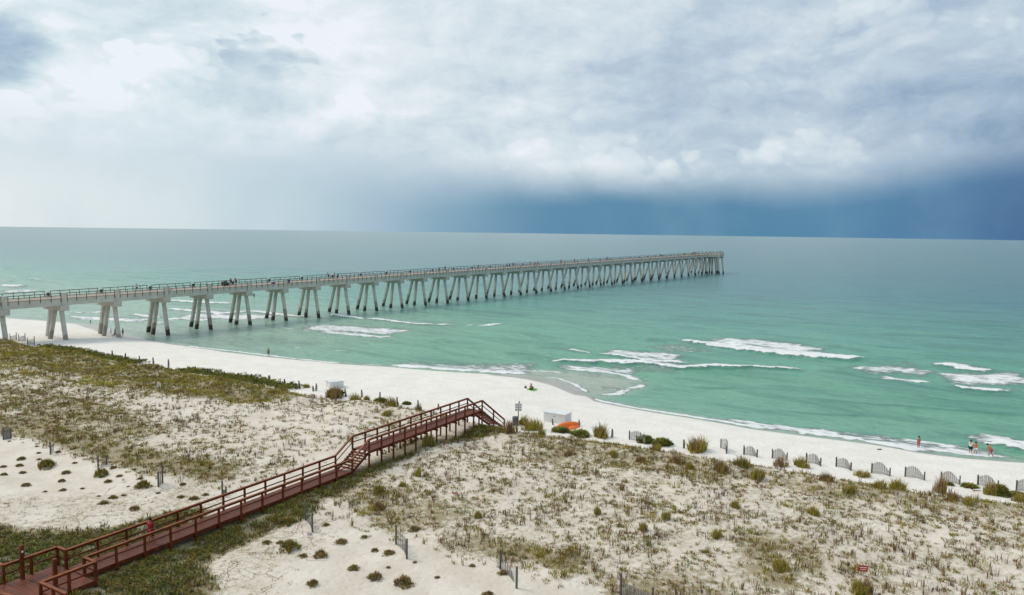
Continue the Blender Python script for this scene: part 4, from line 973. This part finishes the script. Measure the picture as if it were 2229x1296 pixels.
for i in range(2):
    for j in range(3):
        cx_ = -.22 + i * .44; cz = hS - .18 - j * .32
        MB().box((cx_, -.02, cz), (.40, .03, .28)).build('panel', m_sign, bs)
        for k in range(3): MB().box((cx_, -.04, cz + .07 - k * .07), (.28 - .05 * (k % 2), .006, .022)).build('lettering', (blk, m_redsign, blu)[(i + j) % 3], bs)
MB().tube((.12, .05, hS), (.12, .05, hS + .12), .05, .07, 10).tube((.12, .05, hS + .12), (.12, .05, hS + .22), .11, .05, 10).build('fixture', m_black, bs)  # black domed piece on top of the sign
g = on_ground(1122, 926)
lb_ = empty('litter_bin', tuple(g)); tag(lb_, 'grey litter bin in the grass at the foot of the beach sign', 'bin')
MB().tube((0, 0, 0), (0, 0, .95), .34, .38, 14).build('drum', m_bin, lb_); MB().tube((0, 0, .95), (0, 0, 1.05), .42, .34, 14).build('lid', m_bin, lb_)
def small_sign(px, py, w_, h_, leg, label, m, words=True):
    g = on_ground(px, py); o = empty('warning_sign', tuple(g), -.1); tag(o, label, 'sign')
    for sx in (-w_ * .35, w_ * .35): MB().box((sx, .02, (leg + h_) / 2 - .1), (.04, .04, leg + h_ + .2)).build('leg', m_sign, o)
    MB().box((0, 0, leg + h_ / 2), (w_, .03, h_)).build('panel', m, o)
    if words:
        for k in range(2): MB().box((0, -.02, leg + h_ * (.66 - .34 * k)), (w_ * (.75 - .15 * k), .006, h_ * .13)).build('lettering', m_sign if m == m_redsign else m_redsign, o)
small_sign(1878, 1254, .58, .38, .32, 'small red notice on two white legs in the right-hand dune grass', m_redsign)
small_sign(675, 1171, .42, .26, .14, 'small pink and white notice near the broken fence by the boardwalk', m_sign)
small_sign(992, 1079, .38, .18, .10, 'low red notice half hidden in dune grass right of the boardwalk', m_redsign)
small_sign(346.5, 850, .5, .45, .55, 'white notice on two legs in green grass at upper left', m_sign)
small_sign(269, 1050, .3, .2, .12, 'tiny faded pink notice on the bare sand at left', m_sign)

# ------------------------------------------------------------------ sand fences and posts
slat_me = MB().box((0, 0, .5), (.048, .014, 1.0)).mesh('slat', m_slat)
slatd_me = MB().box((0, 0, .5), (.035, .012, 1.0)).mesh('slat', m_grey)
def fence(p0, p1, h0, h1, label, post_h=(1.0, 1.0), bow=.15, dark=False, n=None, sag=0.0, second=True, group=None, tilt=0.0, frac=1.0):
    a = on_ground(*p0); b_ = on_ground(*p1); L = float(np.hypot(*(b_ - a)[:2])); ang = math.atan2(b_[1] - a[1], b_[0] - a[0])
    o = empty('sand_fence', tuple(a), ang); tag(o, label, 'fence', group)
    MB().box((0, 0, post_h[0] / 2 - .15), (.11, .11, post_h[0] + .3)).build('post', m_grey, o)
    if second: MB().box((L, 0, b_[2] - a[2] + post_h[1] / 2 - .15), (.11, .11, post_h[1] + .3)).build('post', m_grey, o)
    n = n or max(6, int(L / .082)); me_ = slatd_me if dark else slat_me; top0 = None; W1 = [MB(), MB(), MB()]
    for k in range(1, n):
        t_ = k / n * frac; xl = L * t_; yl = bow * math.sin(math.pi * t_)
        wx = a[0] + xl * math.cos(ang) - yl * math.sin(ang); wy = a[1] + xl * math.sin(ang) + yl * math.cos(ang)
        gg = float(ground(np.array([wx]), np.array([wy]))[0]) - a[2]
        hh_ = h0 + (h1 - h0) * t_ + sag * math.sin(math.pi * min(1, t_ * 1.15)); hh_ *= 1 + .025 * math.sin(k * 2.7)
        s_ = link('slat', me_, o, (xl, yl, gg - .05), (.03 * math.sin(k * 1.9), tilt + .025 * math.sin(k * 3.1), 0), (1, 1, max(.15, hh_)))
        pt = [np.array([xl, yl, gg - .05 + hh_ * f_]) for f_ in (.18, .5, .85)]
        if top0 is not None and k % 1 == 0:
            for w_i, q0, q1 in zip(W1, top0, pt): w_i.bar(q0, q1, .009)
        top0 = pt
    for w_i in W1:
        if w_i.v: w_i.build('wire', m_grey, o)
    return o
RF = [((1370, 957), (1404, 968), .85, .7, 'first slatted sand fence from the left, before a green mound'),
      ((1569, 975), (1581, 988), 1.0, .75, 'short sand fence standing just right of the big grass tuft'),
      ((1619, 990), (1648, 996), .75, .45, 'arched sand fence alone on bare sand, right of the short one'),
      ((1681, 998), (1713, 1003), .8, .6, 'arched sand fence with a wide grass clump in front'),
      ((1755, 1007), (1786, 1015), .8, .45, 'arched sand fence right of the wide grass clump'),
      ((1820, 1016), (1852, 1025), .75, .45, 'arched sand fence on a bare sandy mound, middle of the row'),
      ((1897, 1030), (1937, 1037), .95, .6, 'arched sand fence with brown grass at its foot'),
      ((1970, 1038), (2012, 1046), .95, .5, 'arched sand fence on a bare slope, before the tall purple grass'),
      ((2048, 1049), (2089, 1055), .85, .5, 'arched sand fence tangled in tall purple grass'),
      ((2128, 1056), (2172, 1066), .85, .45, 'arched sand fence above a dark green bush near the right edge'),
      ((2212, 1068), (2262, 1076), .9, .5, 'sand fence cut off by the right edge of the view')]
for p0, p1, h0, h1, lb in RF: fence(p0, p1, h0, h1, lb, (1.0, .85), .35, sag=.42, group='sand fences along the beach')
for p0, p1, lb in [((22, 742), (36, 741), 'leftmost dark slatted fence panel on the far dune'), ((41, 743), (55, 743), 'middle of three dark fence panels on the far dune'), ((60, 751), (75, 750), 'rightmost and tallest dark fence panel on the far dune')]:
    fence(p0, p1, .9, 1.2, lb, (1.4, 1.6), .1, dark=True, n=14, group='fence panels on the far dune')
def fence_post(px, py, h_, label, lean=0.0):
    g = on_ground(px, py); mb = MB().bar((0, 0, -.4), (lean, lean * .5, h_), .15, .15); 
    for k in range(3): mb.bar((.07 + k * .04, .1, -.2), (.07 + k * .04 + lean * 1.3, .1 + .02 * k, h_ * (.8 - .15 * k)), .03, .015)
    tag(mb.build('fence_post', m_grey, None, tuple(g)), label, 'post', 'posts of the ruined fence along the dune edge')
FP = [(15, 733, .9), (244.5, 782, 1.6), (272, 787, 1.5), (305, 792.5, 1.45), (333.5, 798, 1.6), (365.5, 802.5, 1.6), (427, 808, .8), (457, 814, .8), (487, 819, .7), (520.5, 825, 1.), (548, 828, 1.), (584.5, 832, 1.1), (619, 839, 1.), (612, 841, .8), (652.5, 846, 1.2), (644, 848, .9), (687, 851, 1.1), (681, 852, .8), (753, 864, 1.2), (787, 865, 1.1), (825.5, 877, 1.5), (866, 883, 1.2), (909.5, 897, 1.6), (952.5, 893, .9), (1204, 925, .8), (1260, 927, .75), (1331, 953, 1.05), (1488, 976, 1.), (1387, 961, .7), (178, 772, .6), (100, 757, .6)]
ords = ['first', 'second', 'third', 'fourth', 'fifth', 'sixth', 'seventh', 'eighth', 'ninth', 'tenth', 'eleventh', 'twelfth', 'thirteenth', 'fourteenth', 'fifteenth', 'sixteenth', 'seventeenth', 'eighteenth', 'nineteenth', 'twentieth', 'twenty-first', 'twenty-second', 'twenty-third', 'twenty-fourth', 'twenty-fifth', 'twenty-sixth', 'twenty-seventh', 'twenty-eighth', 'twenty-ninth', 'thirtieth', 'thirty-first', 'thirty-second']
for k, (px, py, h_) in enumerate(sorted(FP)):
    nm = 'stub' if h_ < .85 else ('short post' if h_ < 1.2 else 'tall post')
    fence_post(px, py, h_ * .95, f'grey weathered {nm} on the dune edge, {ords[k]} of its row from the left', .12 * math.sin(k * 2.1))
fence((7.4, 958), (24, 955), 1.2, 1.1, 'old slatted fence panel at the left edge above bare sand', (1.3, 1.1), .1, n=14)
fence((110, 990), (118, 981), .9, .9, 'broken fence stub with leaning slats on bare sand at left', (1.3, .9), .0, n=7, second=False, tilt=.15)
fence((214, 1022), (232, 1012), .5, .9, 'collapsed fence of two posts above a round shrub', (1.2, .9), .0, n=8, tilt=.7)
fence((344.8, 1060), (354, 1052), 1.35, 1.5, 'narrow upright fence bundle right of the bushy shrubs', (1.3, 1.6), .0, n=9)
fence((484, 1080), (492, 1077), .6, .5, 'fence post with slats just behind the boardwalk rail', (1.3, .7), .0, n=6)
fence((665, 1133), (680, 1159), 1.0, 1.0, 'dark netted fence panel right below the boardwalk', (1.35, 1.45), .1, dark=True, n=18)
fence((862, 1185), (885.6, 1217), 1.2, 1.1, 'dark netted fence panel standing in the middle of the bare sand', (1.4, 1.4), .12, dark=True, n=22)
fence((1089, 1240), (1124.4, 1281), 1.25, .1, 'fence panel sunk to a triangle with a separate post at right', (1.35, 1.4), .15, dark=True, n=22, frac=.75)
fence((1350.7, 1300), (1420, 1325), 1.0, .7, 'fence panel at the bottom edge with slats fanning right', (1.5, 1.3), .2, n=26)
# driftwood branch
g = on_ground(2117, 1070); mb = MB().bar((-.45, 0, .45), (.1, 0, .1), .09, w2=.07).bar((.1, 0, .1), (.9, .1, .05), .07, w2=.03).bar((-.1, 0, .22), (-.2, .2, .5), .04, w2=.02)
tag(mb.build('driftwood_branch', m_wood, None, tuple(g)), 'crooked reddish driftwood branch on the sand at right', 'driftwood')
g = on_ground(1915, 979.5); tag(MB().tube((-.3, 0, .04), (.3, .05, .06), .09, .03, 7).tube((.0, 0, .1), (.15, .2, .12), .05, .03, 6).build('seaweed_clump', m_bin, None, tuple(g)), 'small dark clump of seaweed on the open sand', 'seaweed')

# ------------------------------------------------------------------ plants
def blades(P, H_, spread, width, colr, K, lean=.5, seed=0, segs=2, top_c=None):
    """P Nx3 bases, per-base H_, spread, colour Nx3; K blades each -> V, quads, tris, cols"""
    r = np.random.default_rng(seed); N_ = len(P); M = N_ * K
    base = np.repeat(P, K, 0); Hh = np.repeat(H_, K) * r.uniform(.55, 1.1, M); sp_ = np.repeat(spread, K)
    th_ = r.uniform(0, 2 * np.pi, M); rad = sp_ * np.sqrt(r.random(M)) * .55
    base = base + np.stack([np.cos(th_) * rad, np.sin(th_) * rad, -.03 + 0 * rad], -1)
    th2 = th_ + r.normal(0, .7, M); ln = Hh * lean * r.uniform(.2, 1.2, M); dirv = np.stack([np.cos(th2), np.sin(th2), 0 * th2], -1)
    face = r.uniform(0, 2 * np.pi, M); sdv = np.stack([np.cos(face), np.sin(face), 0 * face], -1) * (np.repeat(width, K) * r.uniform(.6, 1.4, M))[:, None] / 2
    upv = np.array([0, 0, 1.0]); md = base + upv * (Hh * .6)[:, None] + dirv * (ln * .35)[:, None]; tp = base + upv * (Hh * np.maximum(.25, 1 - .35 * lean))[:, None] + dirv * ln[:, None]
    V_ = np.stack([base - sdv, base + sdv, md - sdv * .75, md + sdv * .75, tp], 1).reshape(-1, 3)
    i = np.arange(M) * 5; Qd = np.stack([i, i + 1, i + 3, i + 2], -1); Tr = np.stack([i + 2, i + 3, i + 4], -1)
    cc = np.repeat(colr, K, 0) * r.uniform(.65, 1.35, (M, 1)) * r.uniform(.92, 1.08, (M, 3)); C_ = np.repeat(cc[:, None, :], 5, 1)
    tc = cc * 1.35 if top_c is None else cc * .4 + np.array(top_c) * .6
    C_[:, 4] = tc; return V_, Qd, Tr, C_.reshape(-1, 3)
class Bunch:
    def __init__(s): s.V = []; s.Q = []; s.T = []; s.C = []; s.n = 0
    def add(s, V_, Q_, T_, C_): s.V.append(V_); s.Q.append(Q_ + s.n); s.T.append(T_ + s.n); s.C.append(C_); s.n += len(V_)
    def mesh(s, name): return np_mesh(name, np.concatenate(s.V), np.concatenate(s.Q), np.concatenate(s.T), m_plant, {'Col': np.concatenate(s.C)})
OLIVE = np.array([.35, .275, .035]); BROWN = np.array([.29, .175, .07]); GREEN = np.array([.17, .205, .03]); DKG = np.array([.07, .11, .03]); TANG = np.array([.42, .31, .15]); PURP = np.array([.23, .13, .11])
def sample(n, u0, u1, v0, v1):
    u = rng.uniform(u0, u1, n); v = rng.uniform(v0, v1, n); return u, v
def visible(u, v, m=40):
    x, y = to_xy(u, v); px, py = project(x, y, ground_uv(u, v)); return (px > -m) & (px < 2229 + m) & (py < 1296 + 3 * m) & (py > 0)
def field(n, kinds, seed, clump=.55, thresh=.5, amp=1.0, u0=-200, u1=40, v0=12, v1=82, minus=()):
    u, v = sample(n, u0, u1, v0, v1); k = visible(u, v); u, v = u[k], v[k]
    f = zone_field(u, v, kinds)
    for mm, w_ in minus: f = f - w_ * zone_field(u, v, (mm,))
    cl_ = fbm(u * clump, v * clump, seed, 3); p = np.clip(f, 0, 1) * amp * sstep(thresh - .18, thresh + .12, cl_)
    k = (rng.random(len(u)) < p) & (toe_v(u) - v > -.6)
    k &= ~under_walk(u, v); return u[k], v[k], cl_[k]
def under_walk(u, v):
    x, y = to_xy(u, v); a = (x - A3[0]) * dB[0] + (y - A3[1]) * dB[1]; c = (x - A3[0]) * nB[0] + (y - A3[1]) * nB[1]
    return ((a > 0) & (a < aF) & (c > -.05) & (c < WB + .05)) | ((a < .1) & (a > -8) & (c > nw - .05) & (c < fw + .05)) | ((a < xa) & (a > xa - 2.2) & (c > nw - 2.8) & (c < nw))
def pts(u, v): x, y = to_xy(u, v); return np.stack([x, y, ground_uv(u, v)], -1)
def colours(n, cols, w_): i = rng.choice(len(cols), n, p=w_); return np.array(cols)[i] * rng.uniform(.8, 1.2, (n, 1))

B_ = Bunch()
# small scattered tufts everywhere on the dune field
u, v, c = field(120000, ('scatter',), 1, .8, .47, .62, minus=(('bare', .8),)); n = len(u)
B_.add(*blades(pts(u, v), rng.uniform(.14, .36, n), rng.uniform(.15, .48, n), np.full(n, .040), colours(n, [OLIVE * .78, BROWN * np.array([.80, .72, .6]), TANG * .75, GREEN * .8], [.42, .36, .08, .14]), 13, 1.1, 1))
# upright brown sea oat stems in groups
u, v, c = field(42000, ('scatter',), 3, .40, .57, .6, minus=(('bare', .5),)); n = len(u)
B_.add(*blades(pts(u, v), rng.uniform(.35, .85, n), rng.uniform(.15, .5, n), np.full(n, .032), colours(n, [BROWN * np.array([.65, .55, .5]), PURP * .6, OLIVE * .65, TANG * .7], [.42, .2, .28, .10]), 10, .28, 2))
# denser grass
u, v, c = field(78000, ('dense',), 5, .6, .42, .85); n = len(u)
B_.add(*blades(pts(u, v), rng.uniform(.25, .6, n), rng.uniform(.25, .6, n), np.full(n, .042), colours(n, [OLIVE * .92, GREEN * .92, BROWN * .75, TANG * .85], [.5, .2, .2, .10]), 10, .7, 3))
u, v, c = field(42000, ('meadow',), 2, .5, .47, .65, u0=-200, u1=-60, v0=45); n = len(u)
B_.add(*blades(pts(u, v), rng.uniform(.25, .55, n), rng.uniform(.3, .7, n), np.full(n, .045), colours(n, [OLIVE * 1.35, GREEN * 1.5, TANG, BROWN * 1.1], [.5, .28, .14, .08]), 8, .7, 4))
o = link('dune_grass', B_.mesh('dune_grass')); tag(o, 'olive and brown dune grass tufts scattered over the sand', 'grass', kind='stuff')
# distinct yellow-green clumps of mixed size among the small tufts
u, v, c = field(9000, ('scatter', 'dense', 'meadow'), 4, .22, .50, .42, minus=(('bare', .7),)); n = len(u); sz_ = rng.uniform(.5, 1.3, n) ** 1.5
B_.add(*blades(pts(u, v), .45 * sz_, .9 * sz_, np.full(n, .045), colours(n, [OLIVE, GREEN, OLIVE * .8, BROWN * .9], [.45, .2, .2, .15]), 30, .75, 14))
B2_ = B_; o['kind'] = 'stuff'
col.objects.unlink(o); bpy.data.objects.remove(o)
o = link('dune_grass', B_.mesh('dune_grass')); tag(o, 'olive and brown dune grass tufts scattered over the sand', 'grass', kind='stuff')
B_ = Bunch()
u, v, c = field(90000, ('green',), 6, .7, .36, 1.0, u0=-75, u1=-20, v0=12, v1=75); n = len(u)
B_.add(*blades(pts(u, v), rng.uniform(.18, .55, n), rng.uniform(.25, .5, n), np.full(n, .05), colours(n, [GREEN * .9, DKG * .85, OLIVE * .75, BROWN * .65], [.40, .20, .26, .14]), 10, .9, 5))
o = link('green_ground_cover', B_.mesh('green_ground_cover')); tag(o, 'dense green ground cover along both sides of the boardwalk', 'ground cover', kind='stuff')
# creeping vines: runners on the bare sand
VB = MB(); rv = np.random.default_rng(8)
vu, vv_, _c = field(2600, ('vine',), 7, .3, .40, .8, u0=-100, u1=-20, v0=12, v1=50)
vV, vQ, vC = [], [], []; cnt = 0
for a_, b__ in zip(vu[:800], vv_[:800]):
    th_ = rv.uniform(0, 2 * math.pi); pu_, pv_ = a_, b__; chain = []
    for k in range(9):
        chain.append((pu_, pv_)); th_ += rv.normal(0, .45); pu_ += .28 * math.cos(th_); pv_ += .28 * math.sin(th_)
    cu_ = np.array(chain); w_ = .011; d_ = np.gradient(cu_, axis=0); d_ /= np.linalg.norm(d_, axis=1)[:, None] + 1e-9; nn_ = np.stack([-d_[:, 1], d_[:, 0]], -1) * w_
    L_, R_ = cu_ + nn_, cu_ - nn_; allp = np.stack([L_, R_], 1).reshape(-1, 2); P_ = pts(allp[:, 0], allp[:, 1]); P_[:, 2] += .02
    vV.append(P_); i = np.arange(len(chain) - 1) * 2 + cnt; vQ.append(np.stack([i, i + 2, i + 3, i + 1], -1)); cnt += len(P_)
    vC.append(np.repeat([BROWN * rv.uniform(.5, 1.3)], len(P_), 0))
if vV:
    me = np_mesh('beach_vines', np.concatenate(vV), np.concatenate(vQ), None, m_plant, {'Col': np.concatenate(vC)})
    tag(link('beach_vines', me), 'thin brown creeping vines trailing over bare sand', 'vines', kind='stuff')
B_ = Bunch()
u, v, c = field(30000, ('vine',), 7, .8, .42, .85, u0=-100, u1=-20, v0=12, v1=50); n = len(u)
B_.add(*blades(pts(u, v), rng.uniform(.05, .14, n), rng.uniform(.2, .5, n), np.full(n, .035), colours(n, [OLIVE, BROWN, GREEN], [.4, .4, .2]), 8, 1.8, 9))
tag(link('low_creepers', B_.mesh('low_creepers')), 'low brown and green creeper leaves on bare sand', 'creepers', kind='stuff')

# countable plants: prototypes shared between copies
def proto(name, N_, H_, R_, w_, cols, wts, lean, K=6, seed=0, dome=False, dens=1.0):
    N_ = int(N_ * dens)
    r = np.random.default_rng(seed); th_ = r.uniform(0, 2 * np.pi, N_); rad = R_ * np.sqrt(r.random(N_)) * (1 + .28 * np.sin(2 * th_ + seed) + .18 * np.sin(5 * th_ + seed * 2)) * .85; P_ = np.stack([rad * np.cos(th_), rad * np.sin(th_), 0 * rad], -1)
    hh_ = H_ * (1 - .5 * np.minimum(rad / R_, 1) ** 2) * r.uniform(.7, 1.1, N_)
    if dome: P_[:, 2] = (H_ * .62 * np.maximum(0, 1 - (rad / R_) ** 2)) * r.uniform(.2, 1, N_); hh_ = hh_ * .5
    i = r.choice(len(cols), N_, p=wts); c = np.array(cols)[i] * r.uniform(.8, 1.2, (N_, 1))
    b = Bunch(); b.add(*blades(P_, hh_, np.full(N_, R_ * .18), np.full(N_, w_), c, K, lean, seed + 1)); return b.mesh(name)
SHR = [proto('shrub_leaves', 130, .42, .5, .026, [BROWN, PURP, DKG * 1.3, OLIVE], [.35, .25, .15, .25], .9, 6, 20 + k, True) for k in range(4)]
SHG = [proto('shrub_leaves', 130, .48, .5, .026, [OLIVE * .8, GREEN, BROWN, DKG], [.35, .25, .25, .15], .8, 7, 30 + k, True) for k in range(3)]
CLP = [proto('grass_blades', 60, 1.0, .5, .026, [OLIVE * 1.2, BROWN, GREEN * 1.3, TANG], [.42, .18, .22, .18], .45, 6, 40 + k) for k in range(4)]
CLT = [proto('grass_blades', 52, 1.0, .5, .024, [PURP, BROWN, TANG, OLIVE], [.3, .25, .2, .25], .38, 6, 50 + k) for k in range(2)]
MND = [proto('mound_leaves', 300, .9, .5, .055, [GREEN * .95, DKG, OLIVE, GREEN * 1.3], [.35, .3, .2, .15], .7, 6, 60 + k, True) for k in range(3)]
def plant(name, me, px, py, wpx, hpx, label, cat, group, protoh, protor=.5):
    g = on_ground(px, py); s_ = pxm(px, py, g[2]); w_ = wpx / s_; h_ = hpx / s_
    o = link(name, me, None, (g[0], g[1], g[2] - .03), (0, 0, random.uniform(0, 6.28)), (w_ / 2 / protor, w_ / 2 / protor, h_ / protoh)); return tag(o, label, cat, group)
Z4 = [(140, 415, 70), (125, 458, 60), (145, 503, 60), (170, 583, 80), (20, 465, 60), (25, 517, 60), (300, 460, 135), (240, 333, 35), (250, 375, 40), (376, 370, 45), (430, 503, 80), (400, 557, 60), (535, 605, 40), (655, 515, 115), (700, 560, 70), (775, 525, 60), (738, 470, 60), (908, 540, 50), (925, 590, 115), (1022, 635, 45), (870, 735, 90), (670, 700, 90), (730, 665, 70), (408, 615, 60), (290, 627, 45), (1185, 578, 60), (1330, 645, 60), (1255, 672, 90), (1170, 662, 60), (830, 592, 30), (253, 418, 40), (485, 440, 45), (868, 483, 40), (60, 300, 30), (640, 655, 40), (800, 650, 50)]
Z5 = [(357, 1015, 140), (540, 1060, 110), (220, 985, 70), (300, 985, 70), (345, 863, 130), (660, 980, 100), (735, 1137, 85), (860, 1190, 115), (1028, 1225, 150), (942, 1047, 100), (860, 1030, 60), (1097, 1100, 40), (435, 1062, 70), (570, 880, 55), (1097, 905, 100), (490, 1230, 95), (1437, 1122, 60), (1530, 1292, 95), (1620, 1165, 85), (800, 950, 60), (940, 1130, 40), (1230, 1190, 50)]
big_h = {(655, 515), (925, 590), (300, 460), (357, 1015), (860, 1190), (1028, 1225), (540, 1060), (490, 1230)}
SL = [(x / 2.973, 860 + y / 2.973, w_ / 2.973, (x, y) in big_h, 'L') for x, y, w_ in Z4] + [(500 + x / 2.7227, 820 + y / 2.7227, w_ / 2.7227, (x, y) in big_h, 'R') for x, y, w_ in Z5]
cntr = {}
for px, py, w_, bg_, sd in sorted(SL, key=lambda q: q[0]):
    sz = 'large' if w_ > 36 else ('medium' if w_ > 22 else 'small'); gr = (hash_ := int(px * 7 + py)) % 3 == 0 or sz == 'large' and sd == 'L'
    cn = 'olive green' if gr else 'brown'
    zn = 'on bare sand left of the boardwalk' if sd == 'L' else 'on bare sand right of the boardwalk'
    k = (sz, cn, sd); cntr[k] = cntr.get(k, 0) + 1
    hpx = w_ * (.5 if bg_ else .34)
    plant('beach_shrub', (SHG if gr else SHR)[hash_ % 3], px, py + hpx * .12, w_ * .95, hpx, f'{sz} {cn} shrub {zn}, {ords[cntr[k] - 1]} such from left', 'shrub', 'low shrubs dotted on bare sand', .42)
CL = [(727, 866.5, 40, 34), (774, 877, 30, 26), (799, 871.5, 16, 14), (618, 854, 20, 14), (667, 844, 16, 12), (851.5, 886, 26, 28), (911, 896, 18, 24), (843, 904, 24, 16), (931.5, 970.6, 30, 34), (825, 1073, 32, 26), (825, 1110, 34, 28), (876, 1058.7, 16, 15), (911, 1037, 15, 26), (1111, 941, 36, 36), (1161, 935.7, 42, 32), (1179, 948, 20, 20), (1306, 951, 42, 36), (1519, 981, 56, 38), (1570, 1026, 36, 34), (1614, 1015, 38, 28), (1649, 1043, 34, 36), (1427, 985, 28, 22), (1473, 1009, 34, 26), (1698, 1015, 32, 28), (1743, 1016, 34, 28), (1800, 1047, 36, 24), (1877, 1037, 38, 18), (1916, 1063, 34, 24), (1956, 1069, 44, 34), (2048, 1073, 34, 52), (2160, 1077, 38, 36), (1849, 1073, 34, 22), (2221, 1092, 32, 24), (1396, 1005, 26, 18), (1240, 990, 26, 16), (1336, 992, 22, 18), (1140, 925, 24, 26), (2075, 1090, 30, 26), (2110, 1100, 26, 24), (1500, 1020, 24, 20), (268, 800, 22, 18), (1870, 1290, 42, 40), (1890, 1296, 30, 50), (1700, 1240, 40, 34), (1040, 1128, 18, 24), (1300, 1120, 18, 24), (1400, 1155, 22, 26), (1450, 1130, 26, 26), (1560, 1170, 26, 28), (1770, 1120, 30, 26), (1600, 1105, 22, 22)]
cntr = {}
for i, (px, py, w_, h_) in enumerate(sorted(CL)):
    pu_ = px > 1990 and px < 2060 or i % 4 == 3; cn = 'purple brown' if pu_ else 'olive'
    zn = 'on the seaward dune edge' if (px < 930 and py < 910) or (py < 900 + max(0, (px - 1000)) * .16 + 25) else 'within the dune field'
    sz = 'tall' if h_ >= 30 else ('mid-sized' if h_ > 21 else 'short'); k = (sz, cn, zn); cntr[k] = cntr.get(k, 0) + 1
    plant('sea_oats_clump', (CLT[i % 2] if pu_ else CLP[i % 4]), px, py, w_, h_, f'{sz} {cn} grass clump {zn}, {ords[cntr[k] - 1]} such from left', 'grass clump', 'grass clumps standing on the dunes', .85)
MN = [(1222, 940, 40, 13, 'green leafy mound in front of the orange kayaks'), (1262, 948, 46, 15, 'green leafy mound right below the kayaks, trailing right'), (1405, 962, 40, 18, 'green leafy mound behind the first beach sand fence'), (1442, 969, 44, 20, 'green leafy mound right of its twin by the first sand fence'),
      (828, 875, 34, 11, 'small bright green mound round a tall fence post'), (885, 880, 22, 8, 'tiny green mound between two dune edge posts'), (2178, 1078, 40, 30, 'dark green bush below the last full sand fence'), (2110, 1060, 36, 10, 'flat yellow green mound between two sand fences at right'), (2215, 1078, 36, 10, 'flat green mound below the fence at the right edge'), (2066, 1056, 20, 9, 'little green mound at the foot of the purple grass fence'), (730, 862, 44, 20, 'green bush in front of the left storage box'),
      (1213, 936, 24, 9, 'green mound at the left foot of the kayaks')]
for k, (px, py, w_, h_, lb) in enumerate(MN): plant('leafy_mound', MND[k % 3], px, py, w_, h_, lb, 'bush', 'leafy mounds along the dune edge', .9)
# the unbroken green band along the far dune edge
B_ = Bunch(); bpx = [(95, 757), (130, 762), (170, 768), (205, 776), (240, 781), (280, 789), (300, 791), (395, 806), (430, 812), (480, 820), (520, 826), (560, 832), (600, 840), (640, 847)]
bu = np.array([to_uv(*on_ground(x, y)[:2]) for x, y in bpx]); n = 2600; t_ = rng.uniform(0, len(bu) - 1, n); t_ = t_[(t_ < 6) | (t_ > 7)]; n = len(t_)
uu = np.interp(t_, range(len(bu)), bu[:, 0]) + rng.normal(0, .5, n); vv2 = np.interp(t_, range(len(bu)), bu[:, 1]) + rng.normal(0, .9, n)
P_ = pts(uu, vv2); P_[:, 2] += rng.uniform(0, .5, n) * (.4 + vnoise(uu * .3, uu * 0, 2))
B_.add(*blades(P_, rng.uniform(.25, .5, n), np.full(n, .5), np.full(n, .08), colours(n, [DKG * 1.2, GREEN, OLIVE], [.35, .35, .3]), 10, .8, 77))
tag(link('hedge_of_creepers', B_.mesh('hedge_of_creepers')), 'dark green creeper band along the far dune edge', 'ground cover', kind='stuff')
